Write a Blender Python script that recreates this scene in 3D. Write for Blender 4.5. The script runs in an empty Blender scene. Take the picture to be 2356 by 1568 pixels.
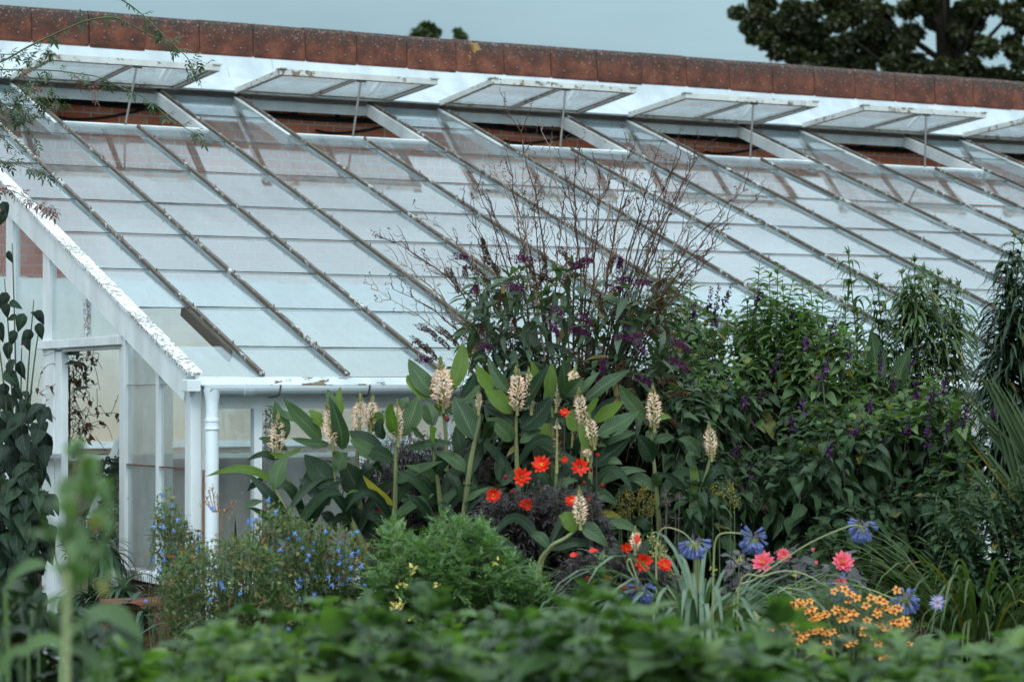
import bpy, math, random
import numpy as np
from mathutils import Matrix, Vector
rng=np.random.default_rng(7); random.seed(7)
S=bpy.context.scene; COL=S.collection
# ------------------------------------------------------------------ camera
CX,CY=1178.,784.; CAM=np.array([0.,0.,1.62])
def _cal():
    a=np.array([11700-CX,-(890-CY)]);b=np.array([-1767-CX,-(915-CY)])
    f=math.sqrt(-(a@b))
    X=np.array([a[0],a[1],-f]);X/=np.linalg.norm(X)
    Y=np.array([b[0],b[1],-f]);Y/=np.linalg.norm(Y)
    return f,np.stack([X,Y,np.cross(X,Y)])
FP,R3=_cal()
cam=bpy.data.cameras.new('camera'); co=bpy.data.objects.new('camera',cam); COL.objects.link(co)
M=Matrix.Identity(4)
for i in range(3):
    for j in range(3): M[i][j]=R3[i][j]
M.translation=Vector(CAM); co.matrix_world=M
cam.sensor_width=36; cam.lens=FP/2356*36; cam.clip_end=2000; cam.clip_start=.1
cam.dof.use_dof=True; cam.dof.focus_distance=13.2; cam.dof.aperture_fstop=3.3
S.camera=co
# ------------------------------------------------------------------ sky, sun, exposure
SUN_EL,SUN_AZ=math.radians(52),math.radians(205)
w=bpy.data.worlds.new('World'); S.world=w; w.use_nodes=True
nt=w.node_tree; N=nt.nodes; L=nt.links; N.clear()
sky=N.new('ShaderNodeTexSky'); sky.sky_type='NISHITA'; sky.sun_disc=False
sky.sun_elevation=SUN_EL; sky.sun_rotation=SUN_AZ; sky.air_density=1.2; sky.dust_density=2
tc=N.new('ShaderNodeTexCoord'); sp=N.new('ShaderNodeSeparateXYZ'); L.new(tc.outputs['Generated'],sp.inputs[0])
rp=N.new('ShaderNodeValToRGB'); L.new(sp.outputs['Z'],rp.inputs[0])
e=rp.color_ramp.elements; e[0].position=0; e[0].color=(.44,.64,.72,1); e[1].position=.60; e[1].color=(1.36,1.68,1.84,1)
for p,c in ((.10,(.43,.63,.71,1)),(.17,(.42,.62,.70,1)),(.34,(.76,1.02,1.14,1))):
    q=e.new(p); q.color=c
mp=N.new('ShaderNodeMapping'); L.new(tc.outputs['Generated'],mp.inputs[0]); mp.inputs['Scale'].default_value=(1,1,3.2)
nz=N.new('ShaderNodeTexNoise'); nz.inputs['Scale'].default_value=3.2; nz.inputs['Detail'].default_value=6; nz.inputs['Roughness'].default_value=.5; L.new(mp.outputs[0],nz.inputs['Vector'])
mr=N.new('ShaderNodeMapRange'); L.new(nz.outputs[0],mr.inputs[0]); mr.inputs[1].default_value=.3; mr.inputs[2].default_value=.7; mr.inputs[3].default_value=7.8; mr.inputs[4].default_value=12.2
# the cloud cover is brighter on the side of the hidden sun, behind the camera
dt=N.new('ShaderNodeVectorMath'); dt.operation='DOT_PRODUCT'; L.new(tc.outputs['Generated'],dt.inputs[0]); dt.inputs[1].default_value=(math.sin(SUN_AZ),math.cos(SUN_AZ),.12)
gr=N.new('ShaderNodeMapRange'); gr.interpolation_type='SMOOTHSTEP'; L.new(dt.outputs['Value'],gr.inputs[0]); gr.inputs[1].default_value=-.1; gr.inputs[2].default_value=.9; gr.inputs[3].default_value=1; gr.inputs[4].default_value=2.6
gm=N.new('ShaderNodeMath'); gm.operation='MULTIPLY'; L.new(mr.outputs[0],gm.inputs[0]); L.new(gr.outputs[0],gm.inputs[1])
vm=N.new('ShaderNodeVectorMath'); vm.operation='SCALE'; L.new(rp.outputs[0],vm.inputs[0]); L.new(gm.outputs[0],vm.inputs['Scale'])
mx=N.new('ShaderNodeMixRGB'); mx.inputs[0].default_value=.9; L.new(sky.outputs[0],mx.inputs[1]); L.new(vm.outputs[0],mx.inputs[2])
bg=N.new('ShaderNodeBackground'); bg.inputs['Strength'].default_value=.1; L.new(mx.outputs[0],bg.inputs[0])
wo=N.new('ShaderNodeOutputWorld'); L.new(bg.outputs[0],wo.inputs[0])
sl=bpy.data.lights.new('sun','SUN'); sl.energy=1.0; sl.angle=math.radians(14); sl.color=(1,.94,.84)
so=bpy.data.objects.new('sun',sl); COL.objects.link(so)
sd=Vector((math.sin(SUN_AZ)*math.cos(SUN_EL),math.cos(SUN_AZ)*math.cos(SUN_EL),math.sin(SUN_EL)))
so.rotation_euler=sd.to_track_quat('Z','Y').to_euler()
S.view_settings.view_transform='Standard'; S.view_settings.look='None'; S.view_settings.exposure=-.16; S.view_settings.gamma=1
S.cycles.max_bounces=10; S.cycles.diffuse_bounces=7; S.cycles.transparent_max_bounces=40; S.cycles.caustics_reflective=False; S.cycles.caustics_refractive=False
# ------------------------------------------------------------------ pixel -> world helpers (photo seen 2356 wide)
def ray(x,y): return R3@np.array([x-CX,-(y-CY),-FP])/FP
KD=.739
def at(x,y,D): return CAM+ray(x,y)*D*KD                       # D metres of depth in front of the camera
def atY(x,y,Y): r=ray(x,y); return CAM+r*(Y/r[1])
def atX(x,y,X): r=ray(x,y); return CAM+r*(X/r[0])
def mpp(D): return D*KD/FP
def ats(xy,D):
    xy=np.asarray(xy,float); D=KD*np.broadcast_to(np.asarray(D,float),(len(xy),))
    c=np.stack([xy[:,0]-CX,-(xy[:,1]-CY),np.full(len(xy),-FP)],1)/FP
    return CAM+(c@R3.T)*D[:,None]
UP=np.array([0,0,1.]); FW=R3@np.array([0,0,-1.]); RT=R3@np.array([1.,0,0])
TOCAM=-FW
def nrm(v): v=np.asarray(v,float); return v/np.maximum(np.linalg.norm(v,axis=-1,keepdims=True),1e-9)
# ------------------------------------------------------------------ mesh accumulator
class G:
    def __init__(s): s.v=[];s.f=[];s.m=[];s.uv=[];s.n=0
    def add(s,v,faces,mi=0,uv=None):
        v=np.asarray(v,float).reshape(-1,3)
        s.v.append(v); s.uv.append(np.zeros((len(v),2)) if uv is None else np.asarray(uv,float))
        for fa in (faces if isinstance(faces,list) else [faces]):
            fa=np.asarray(fa,int); s.f.append(fa+s.n); s.m.append(np.broadcast_to(np.asarray(mi),(len(fa),)))
        s.n+=len(v); return s
    def inst(s,t,pos,Mx,mi=None):
        pos=np.asarray(pos,float); k=len(pos)
        if k==0: return s
        v=np.einsum('kij,nj->kni',Mx,t['v'])+pos[:,None,:]; n=len(t['v'])
        base=s.n
        s.v.append(v.reshape(-1,3)); s.uv.append(np.tile(t['uv'],(k,1)))
        for fa,m in zip(t['f'],t['m']):
            F=(fa[None]+ (np.arange(k)*n)[:,None,None]).reshape(-1,fa.shape[1])+base
            s.f.append(F); mm=np.tile(np.broadcast_to(m,(len(fa),)),k)
            s.m.append(mm if mi is None else mm+mi)
        s.n+=k*n; return s
    def box(s,a,b,mi=0,M3=None,o=None):
        a=np.array(a,float);b=np.array(b,float)
        v=np.array([[x,y,z] for x in (a[0],b[0]) for y in (a[1],b[1]) for z in (a[2],b[2])])
        if M3 is not None: v=v@np.asarray(M3).T
        if o is not None: v=v+np.asarray(o)
        return s.add(v,np.array([[0,1,3,2],[4,6,7,5],[0,4,5,1],[2,3,7,6],[0,2,6,4],[1,5,7,3]]),mi)
    def tube(s,P,r,sides=6,mi=0,caps=True):
        P=np.asarray(P,float); n=len(P); r=np.broadcast_to(np.asarray(r,float),(n,))
        T=nrm(np.gradient(P,axis=0)); ref=np.array([.31,.17,.93]) if abs(T[0]@np.array([.31,.17,.93]))<.9 else np.array([1.,0,0])
        a=nrm(np.cross(T,ref)); b=np.cross(T,a)
        th=np.arange(sides)*2*math.pi/sides
        v=P[:,None]+r[:,None,None]*(np.cos(th)[None,:,None]*a[:,None]+np.sin(th)[None,:,None]*b[:,None])
        i=np.arange(n-1)[:,None]*sides; j=np.arange(sides)[None]; jn=(j+1)%sides
        F=np.stack([i+j,i+jn,i+sides+jn,i+sides+j],-1).reshape(-1,4)
        uv=np.stack(np.broadcast_arrays(j/sides,np.arange(n)[:,None]/max(n-1,1)),-1).reshape(-1,2)
        base=s.n; s.add(v.reshape(-1,3),F,mi,uv)
        if caps:
            for k in (0,n-1):
                c=np.arange(sides)+base+k*sides
                s.f.append(c[None]); s.m.append(np.array([mi]))
        return s
    def lathe(s,prof,c,seg=16,mi=0):
        prof=np.array(prof,float); th=np.arange(seg)*2*math.pi/seg
        v=np.stack([prof[:,0,None]*np.cos(th),prof[:,0,None]*np.sin(th),np.broadcast_to(prof[:,1,None],(len(prof),seg))],-1)+np.asarray(c)
        i=np.arange(len(prof)-1)[:,None]*seg; j=np.arange(seg)[None]; jn=(j+1)%seg
        return s.add(v.reshape(-1,3),np.stack([i+j,i+jn,i+seg+jn,i+seg+j],-1).reshape(-1,4),mi)
    def build(s,name,mats,parent=None,smooth=False,loc=None,bevel=0):
        V=np.concatenate(s.v); UVv=np.concatenate(s.uv)
        if loc is not None: V=V-np.asarray(loc)
        elif parent is not None: V=V-np.array(parent.location)
        li=np.concatenate([f.ravel() for f in s.f]).astype(np.int32)
        sz=np.concatenate([np.full(len(f),f.shape[1]) for f in s.f]).astype(np.int32)
        st=np.concatenate([[0],np.cumsum(sz)[:-1]]).astype(np.int32)
        me=bpy.data.meshes.new(name); me.vertices.add(len(V)); me.vertices.foreach_set('co',V.astype(np.float32).ravel())
        me.loops.add(len(li)); me.loops.foreach_set('vertex_index',li)
        me.polygons.add(len(sz)); me.polygons.foreach_set('loop_start',st); me.polygons.foreach_set('loop_total',sz)
        me.polygons.foreach_set('material_index',np.concatenate([np.asarray(m) for m in s.m]).astype(np.int32))
        me.polygons.foreach_set('use_smooth',np.full(len(sz),bool(smooth)))
        u=me.uv_layers.new(name='UVMap'); u.data.foreach_set('uv',UVv[li].astype(np.float32).ravel())
        for m in (mats if isinstance(mats,(list,tuple)) else [mats]): me.materials.append(m)
        me.update(); me.validate()
        o=bpy.data.objects.new(name,me); COL.objects.link(o)
        if parent is not None: o.parent=parent
        if loc is not None: o.location=loc
        if bevel:
            b=o.modifiers.new('bevel','BEVEL'); b.width=bevel; b.segments=2; b.limit_method='ANGLE'
        return o
def thing(name,label,cat,loc,group=None):
    o=bpy.data.objects.new(name,None); COL.objects.link(o); o.location=loc; o.empty_display_size=.1
    o['label']=label; o['category']=cat
    if group: o['group']=group
    return o
def tag(o,label=None,cat=None,group=None,kind=None):
    for k,v in (('label',label),('category',cat),('group',group),('kind',kind)):
        if v: o[k]=v
    return o
def orient(d,n,sc=1.,wsc=1.):
    d=nrm(d); x=nrm(np.cross(d,n)); z=np.cross(x,d)
    sc=np.broadcast_to(np.asarray(sc,float),(len(d),)); wsc=np.broadcast_to(np.asarray(wsc,float),(len(d),))
    return np.stack([x*(sc*wsc)[:,None],d*sc[:,None],z*sc[:,None]],-1)
def bez(P,n):
    P=np.asarray(P,float); t=np.linspace(0,1,n)[:,None]
    if len(P)==2: return P[0]*(1-t)+P[1]*t
    if len(P)==3:
        c=2*P[1]-.5*(P[0]+P[2]); return (1-t)**2*P[0]+2*t*(1-t)*c+t*t*P[2]
    # catmull-rom through points
    Q=np.vstack([2*P[0]-P[1],P,2*P[-1]-P[-2]]); m=len(P)-1; out=[]
    for k in range(n):
        u=k/(n-1)*m; i=min(int(u),m-1); s=u-i; a,b,c,d=Q[i:i+4]
        out.append(.5*((2*b)+(c-a)*s+(2*a-5*b+4*c-d)*s*s+(3*b-a-3*c+d)*s**3))
    return np.array(out)
# ------------------------------------------------------------------ materials
def mat(name,fn,rough=.6,spec=.5,**kw):
    m=bpy.data.materials.new(name); m.use_nodes=True; nt=m.node_tree; nt.nodes.clear()
    P=nt.nodes.new('ShaderNodeBsdfPrincipled'); O=nt.nodes.new('ShaderNodeOutputMaterial'); nt.links.new(P.outputs[0],O.inputs[0])
    P.inputs['Roughness'].default_value=rough; P.inputs['Specular IOR Level'].default_value=spec
    fn(nt,P,O); return m
def nd(nt,t,**k):
    n=nt.nodes.new(t)
    for a,b in k.items():
        if a.startswith('i_'): n.inputs[int(a[2:])].default_value=b
        else: setattr(n,a,b)
    return n
def noise(nt,scale,detail=4,rough=.55,vec=None,dist=0):
    n=nd(nt,'ShaderNodeTexNoise'); n.inputs['Scale'].default_value=scale; n.inputs['Detail'].default_value=detail; n.inputs['Roughness'].default_value=rough; n.inputs['Distortion'].default_value=dist
    if vec is not None: nt.links.new(vec,n.inputs['Vector'])
    return n.outputs[0]
def ramp(nt,fac,stops,interp='LINEAR'):
    r=nd(nt,'ShaderNodeValToRGB'); r.color_ramp.interpolation=interp; e=r.color_ramp.elements
    e[0].position,e[0].color=stops[0][0],(*stops[0][1],1); e[1].position,e[1].color=stops[-1][0],(*stops[-1][1],1)
    for p,c in stops[1:-1]: q=e.new(p); q.color=(*c,1)
    nt.links.new(fac,r.inputs[0]); return r.outputs[0]
def mixc(nt,fac,a,b,mode='MIX'):
    m=nd(nt,'ShaderNodeMixRGB',blend_type=mode)
    for i,v in ((0,fac),(1,a),(2,b)):
        if isinstance(v,(int,float)): m.inputs[i].default_value=v
        elif isinstance(v,tuple): m.inputs[i].default_value=(*v,1)
        else: nt.links.new(v,m.inputs[i])
    return m.outputs[0]
def obc(nt,scale=None):
    t=nd(nt,'ShaderNodeTexCoord').outputs['Object']
    if scale is None: return t
    m=nd(nt,'ShaderNodeMapping'); m.inputs['Scale'].default_value=scale; nt.links.new(t,m.inputs[0]); return m.outputs[0]
def bump(nt,P,h,strength=.4,dist=.01):
    b=nd(nt,'ShaderNodeBump'); b.inputs['Strength'].default_value=strength; b.inputs['Distance'].default_value=dist
    nt.links.new(h,b.inputs['Height']); nt.links.new(b.outputs[0],P.inputs['Normal'])
def flat(col,rough=.6,spec=.4,var=.25,metal=0.):
    def fn(nt,P,O):
        n=noise(nt,9,3,vec=obc(nt)); c=ramp(nt,n,[(.3,tuple(x*(1-var) for x in col)),(.7,tuple(min(1,x*(1+var)) for x in col))])
        nt.links.new(c,P.inputs['Base Color']); P.inputs['Metallic'].default_value=metal
    return mat('m',fn,rough,spec)
def paint(peel,scale=14,base=(.74,.77,.79),stretch=(1,1,1),wood=(.11,.075,.05)):
    def fn(nt,P,O):
        v=obc(nt,stretch); n=noise(nt,scale,8,.68,vec=v); n2=noise(nt,2.2,3,vec=obc(nt))
        s=nd(nt,'ShaderNodeMath',operation='ADD'); nt.links.new(n,s.inputs[0])
        m2=nd(nt,'ShaderNodeMath',operation='MULTIPLY_ADD'); nt.links.new(n2,m2.inputs[0]); m2.inputs[1].default_value=.5; m2.inputs[2].default_value=-.25
        nt.links.new(m2.outputs[0],s.inputs[1])
        th=.80-.42*peel
        dirt=ramp(nt,noise(nt,5,5,vec=obc(nt,(1,1,.35))),[(.35,tuple(x*.80 for x in base)),(.62,base)])
        c=ramp(nt,s.outputs[0],[(th-.01,(0,0,0)),(th+.015,(1,1,1))])
        wn=ramp(nt,noise(nt,60,4,vec=v),[(.3,wood),(.7,tuple(x*2.2 for x in wood))])
        nt.links.new(mixc(nt,c,dirt,wn),P.inputs['Base Color'])
        inv=nd(nt,'ShaderNodeMath',operation='MULTIPLY'); nt.links.new(c,inv.inputs[0]); inv.inputs[1].default_value=-1
        bump(nt,P,inv.outputs[0],.5,.003)
    return mat('paint',fn,.5,.35)
M_WHITE=paint(.24,18,base=(.71,.73,.735)); M_BAR=paint(.94,34,base=(.55,.55,.52),stretch=(1,.6,.6),wood=(.052,.038,.027)); M_SILL=paint(.55,16,stretch=(.3,1,1)); M_WORN=paint(.68,42,wood=(.15,.13,.11)); M_BARE=paint(1.6,20,base=(.12,.10,.08),wood=(.045,.034,.024))
M_VENT=paint(.50,20,base=(.56,.55,.52)); M_BOARD=paint(.24,10,base=(.47,.51,.54),stretch=(.3,1,1))
M_PVC=flat((.70,.74,.77),.35,.5,.05)
M_GREYWOOD=flat((.42,.43,.41),.6,.3,.14)
M_BLACK=flat((.012,.012,.013),.5,.4,.2); M_METAL=flat((.16,.15,.15),.45,.5,.3,.6); M_RUST=flat((.12,.05,.03),.8,.2,.4); M_IRON=flat((.38,.40,.42),.5,.4,.2,.3)
def f_copper(nt,P,O):
    oi=nd(nt,'ShaderNodeObjectInfo').outputs['Random']
    mpn=nd(nt,'ShaderNodeMapping'); nt.links.new(obc(nt),mpn.inputs[0])
    cb=nd(nt,'ShaderNodeCombineXYZ'); ml=nd(nt,'ShaderNodeMath',operation='MULTIPLY'); nt.links.new(oi,ml.inputs[0]); ml.inputs[1].default_value=40
    nt.links.new(ml.outputs[0],cb.inputs[0]); nt.links.new(ml.outputs[0],cb.inputs[2]); nt.links.new(cb.outputs[0],mpn.inputs['Location']); v=mpn.outputs[0]
    a=ramp(nt,noise(nt,7,8,.65,vec=v),[(.3,(.042,.021,.016)),(.47,(.092,.032,.021)),(.60,(.150,.050,.030)),(.75,(.20,.078,.046))])
    zz=nd(nt,'ShaderNodeSeparateXYZ'); nt.links.new(obc(nt),zz.inputs[0])
    hm=nd(nt,'ShaderNodeMapRange'); nt.links.new(zz.outputs[2],hm.inputs[0]); hm.inputs[1].default_value=.02; hm.inputs[2].default_value=.28
    st=noise(nt,16,6,.7,vec=v)
    s=nd(nt,'ShaderNodeMath',operation='MULTIPLY'); nt.links.new(hm.outputs[0],s.inputs[0]); nt.links.new(st,s.inputs[1])
    dk=ramp(nt,s.outputs[0],[(.22,(0,0,0)),(.52,(1,1,1))])
    c=mixc(nt,dk,a,(.045,.034,.030))
    sp=noise(nt,62,3,.6,vec=v); m3=nd(nt,'ShaderNodeMath',operation='MULTIPLY_ADD'); nt.links.new(hm.outputs[0],m3.inputs[0]); m3.inputs[1].default_value=.10; nt.links.new(sp,m3.inputs[2])
    c=mixc(nt,ramp(nt,m3.outputs[0],[(.69,(0,0,0)),(.74,(1,1,1))]),c,(.30,.19,.16))
    c=mixc(nt,ramp(nt,noise(nt,3.1,4,.6,vec=v),[(.70,(0,0,0)),(.74,(1,1,1))]),c,(.30,.16,.05))
    nt.links.new(c,P.inputs['Base Color']); bump(nt,P,noise(nt,40,6,.7,vec=v),.9,.006)
M_COPE=mat('coping',f_copper,.85,.25)
def f_wall(nt,P,O):
    t=obc(nt); sx=nd(nt,'ShaderNodeSeparateXYZ'); nt.links.new(t,sx.inputs[0])
    cb=nd(nt,'ShaderNodeCombineXYZ'); nt.links.new(sx.outputs[0],cb.inputs[0]); nt.links.new(sx.outputs[2],cb.inputs[1])
    wob=nd(nt,'ShaderNodeVectorMath',operation='MULTIPLY_ADD')
    nn=nd(nt,'ShaderNodeTexNoise'); nn.inputs['Scale'].default_value=9; nt.links.new(t,nn.inputs['Vector']); nt.links.new(nn.outputs['Color'],wob.inputs[0]); wob.inputs[1].default_value=(.008,.008,0); nt.links.new(cb.outputs[0],wob.inputs[2])
    b=nd(nt,'ShaderNodeTexBrick'); nt.links.new(wob.outputs[0],b.inputs['Vector']); b.offset=.25; b.offset_frequency=2; b.squash=2.; b.squash_frequency=2
    b.inputs['Scale'].default_value=1; b.inputs['Mortar Size'].default_value=.0055; b.inputs['Mortar Smooth'].default_value=.2; b.inputs['Bias'].default_value=0
    b.inputs['Brick Width'].default_value=.1155; b.inputs['Row Height'].default_value=.0755
    b.inputs['Color1'].default_value=(.80,.22,.115,1); b.inputs['Color2'].default_value=(.90,.33,.19,1); b.inputs['Mortar'].default_value=(.74,.66,.60,1)
    n=noise(nt,30,5,.6,vec=t); br=mixc(nt,.5,b.outputs['Color'],ramp(nt,n,[(.3,(.78,.74,.72)),(.7,(1,1,1))]),'MULTIPLY')
    stn=ramp(nt,noise(nt,14,5,.7,vec=obc(nt,(1,1,.18))),[(.66,(0,0,0)),(.74,(.55,.55,.55))]); br=mixc(nt,stn,br,(.45,.38,.34))
    spk=ramp(nt,noise(nt,75,2,.5,vec=t),[(.71,(0,0,0)),(.73,(1,1,1))]); br=mixc(nt,spk,br,(.55,.46,.40))
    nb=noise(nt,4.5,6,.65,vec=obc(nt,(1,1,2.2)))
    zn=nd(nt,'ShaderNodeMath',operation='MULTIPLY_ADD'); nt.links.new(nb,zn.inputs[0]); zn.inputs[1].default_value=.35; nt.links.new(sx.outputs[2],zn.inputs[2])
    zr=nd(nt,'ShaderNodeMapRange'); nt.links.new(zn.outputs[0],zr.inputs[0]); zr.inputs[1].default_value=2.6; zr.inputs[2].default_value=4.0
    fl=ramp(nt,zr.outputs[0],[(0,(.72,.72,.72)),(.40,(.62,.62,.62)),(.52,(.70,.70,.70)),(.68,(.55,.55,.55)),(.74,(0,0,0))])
    fc=ramp(nt,zr.outputs[0],[(0,(.70,.68,.66)),(.38,(.60,.56,.54)),(.50,(.13,.10,.09)),(.80,(.16,.11,.09))])  # pale limewash smears; dark band paints in the coping's reflection on the panes
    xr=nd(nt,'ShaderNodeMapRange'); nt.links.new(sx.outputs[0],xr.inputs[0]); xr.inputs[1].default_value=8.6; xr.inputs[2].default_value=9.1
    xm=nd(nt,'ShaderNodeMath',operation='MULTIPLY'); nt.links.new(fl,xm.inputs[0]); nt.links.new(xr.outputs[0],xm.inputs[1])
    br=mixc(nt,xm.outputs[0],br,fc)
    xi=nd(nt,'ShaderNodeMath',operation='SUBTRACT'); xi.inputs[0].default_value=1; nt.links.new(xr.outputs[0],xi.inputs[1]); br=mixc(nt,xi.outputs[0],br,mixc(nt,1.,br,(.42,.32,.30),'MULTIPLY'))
    # lime plaster: white band, cream lower down, ragged upper edge; dark brown base
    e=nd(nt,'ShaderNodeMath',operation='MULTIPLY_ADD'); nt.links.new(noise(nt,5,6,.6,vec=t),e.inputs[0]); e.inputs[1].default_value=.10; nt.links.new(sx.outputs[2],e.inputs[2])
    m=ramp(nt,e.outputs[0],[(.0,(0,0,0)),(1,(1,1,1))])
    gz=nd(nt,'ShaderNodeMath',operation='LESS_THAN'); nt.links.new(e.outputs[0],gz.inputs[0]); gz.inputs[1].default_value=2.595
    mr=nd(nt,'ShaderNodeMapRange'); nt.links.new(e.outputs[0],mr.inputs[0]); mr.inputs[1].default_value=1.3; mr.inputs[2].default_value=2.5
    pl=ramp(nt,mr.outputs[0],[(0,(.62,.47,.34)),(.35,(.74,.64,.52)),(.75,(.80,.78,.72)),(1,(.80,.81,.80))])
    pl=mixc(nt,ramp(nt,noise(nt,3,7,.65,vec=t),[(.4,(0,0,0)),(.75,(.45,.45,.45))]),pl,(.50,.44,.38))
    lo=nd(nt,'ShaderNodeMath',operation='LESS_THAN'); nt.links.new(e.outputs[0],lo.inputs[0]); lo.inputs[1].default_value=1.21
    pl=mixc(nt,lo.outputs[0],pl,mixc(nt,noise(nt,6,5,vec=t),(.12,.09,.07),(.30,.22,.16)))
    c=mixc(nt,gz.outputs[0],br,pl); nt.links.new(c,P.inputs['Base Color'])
    h=nd(nt,'ShaderNodeMath',operation='MULTIPLY'); nt.links.new(b.outputs['Fac'],h.inputs[0]); h.inputs[1].default_value=-1
    h2=nd(nt,'ShaderNodeMath',operation='MULTIPLY_ADD'); nt.links.new(gz.outputs[0],h2.inputs[0]); h2.inputs[1].default_value=-.85; h2.inputs[2].default_value=1; h3=nd(nt,'ShaderNodeMath',operation='MULTIPLY'); nt.links.new(h.outputs[0],h3.inputs[0]); nt.links.new(h2.outputs[0],h3.inputs[1])
    bump(nt,P,h3.outputs[0],.6,.006)
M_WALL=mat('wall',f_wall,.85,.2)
def f_brick(nt,P,O):
    t=obc(nt); sx=nd(nt,'ShaderNodeSeparateXYZ'); nt.links.new(t,sx.inputs[0])
    ad=nd(nt,'ShaderNodeMath',operation='ADD'); nt.links.new(sx.outputs[0],ad.inputs[0]); nt.links.new(sx.outputs[1],ad.inputs[1])
    cb=nd(nt,'ShaderNodeCombineXYZ'); nt.links.new(ad.outputs[0],cb.inputs[0]); nt.links.new(sx.outputs[2],cb.inputs[1])
    b=nd(nt,'ShaderNodeTexBrick'); nt.links.new(cb.outputs[0],b.inputs['Vector']); b.inputs['Scale'].default_value=1; b.inputs['Mortar Size'].default_value=.005
    b.inputs['Brick Width'].default_value=.22; b.inputs['Row Height'].default_value=.075
    b.inputs['Color1'].default_value=(.14,.04,.026,1); b.inputs['Color2'].default_value=(.20,.07,.042,1); b.inputs['Mortar'].default_value=(.16,.12,.10,1)
    c=mixc(nt,ramp(nt,noise(nt,18,8,.75,vec=t),[(.48,(0,0,0)),(.62,(1,1,1))]),b.outputs['Color'],(.055,.045,.035))
    c=mixc(nt,ramp(nt,noise(nt,34,6,.7,vec=t),[(.62,(0,0,0)),(.68,(1,1,1))]),c,(.34,.30,.26))
    nt.links.new(c,P.inputs['Base Color']); bump(nt,P,noise(nt,30,6,.7,vec=t),1,.01)
M_BRICK=mat('old_brick',f_brick,.9,.2)
def glass(dirt,streak=.3,tint=(.93,.96,.96),milk=(.62,.66,.67),fmul=1.,rg=.03):
    def fn(nt,P,O):
        nt.nodes.remove(P)
        fr=nd(nt,'ShaderNodeFresnel'); gg=nd(nt,'ShaderNodeNewGeometry'); im=nd(nt,'ShaderNodeMath',operation='MULTIPLY_ADD'); nt.links.new(gg.outputs['Backfacing'],im.inputs[0]); im.inputs[1].default_value=1/1.5-1.5; im.inputs[2].default_value=1.5; nt.links.new(im.outputs[0],fr.inputs[0])
        t=nd(nt,'ShaderNodeBsdfTransparent'); t.inputs[0].default_value=(*tint,1); g=nd(nt,'ShaderNodeBsdfGlossy'); g.inputs['Roughness'].default_value=rg; g.inputs[0].default_value=(.95,.98,1,1)
        fm=nd(nt,'ShaderNodeMath',operation='MULTIPLY'); nt.links.new(fr.outputs[0],fm.inputs[0]); fm.inputs[1].default_value=fmul; fm.use_clamp=True
        a=nd(nt,'ShaderNodeMixShader'); nt.links.new(fm.outputs[0],a.inputs[0]); nt.links.new(t.outputs[0],a.inputs[1]); nt.links.new(g.outputs[0],a.inputs[2])
        d=nd(nt,'ShaderNodeBsdfDiffuse'); d.inputs[0].default_value=(*milk,1); tr=nd(nt,'ShaderNodeBsdfTranslucent'); tr.inputs[0].default_value=(*milk,1)
        dm=nd(nt,'ShaderNodeMixShader'); dm.inputs[0].default_value=.4; nt.links.new(d.outputs[0],dm.inputs[1]); nt.links.new(tr.outputs[0],dm.inputs[2])
        n=noise(nt,2.2,8,.62,vec=obc(nt,(3.5,.5,.5))); sp=noise(nt,55,2,vec=obc(nt))
        dr=nd(nt,'ShaderNodeMapRange'); nt.links.new(n,dr.inputs[0]); dr.inputs[1].default_value=.3; dr.inputs[2].default_value=.75; dr.inputs[3].default_value=dirt*.5; dr.inputs[4].default_value=dirt*(1+streak*3)
        s2=nd(nt,'ShaderNodeMapRange'); nt.links.new(sp,s2.inputs[0]); s2.inputs[1].default_value=.70; s2.inputs[2].default_value=.75; s2.inputs[4].default_value=.30; s2.inputs[3].default_value=0
        sm=nd(nt,'ShaderNodeMath',operation='MAXIMUM'); nt.links.new(dr.outputs[0],sm.inputs[0]); nt.links.new(s2.outputs[0],sm.inputs[1])
        ri=nd(nt,'ShaderNodeMapRange'); nt.links.new(gg.outputs['Random Per Island'],ri.inputs[0]); ri.inputs[3].default_value=.4; ri.inputs[4].default_value=2.2; sx2=nd(nt,'ShaderNodeMath',operation='MULTIPLY'); nt.links.new(sm.outputs[0],sx2.inputs[0]); nt.links.new(ri.outputs[0],sx2.inputs[1]); sx2.use_clamp=True
        b=nd(nt,'ShaderNodeMixShader'); nt.links.new(sx2.outputs[0],b.inputs[0]); nt.links.new(a.outputs[0],b.inputs[1]); nt.links.new(dm.outputs[0],b.inputs[2])
        nt.links.new(b.outputs[0],O.inputs[0])
    return mat('glass',fn)
M_GLASS=glass(.022,1.,tint=(.88,.925,.94)); M_VGLASS=glass(.07,.9,tint=(.97,.98,.98)); M_GGLASS=glass(.07,.6); M_FGLASS=glass(.06,.5)
M_LAP=flat((.06,.075,.068),.8,.2,.4)
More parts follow.
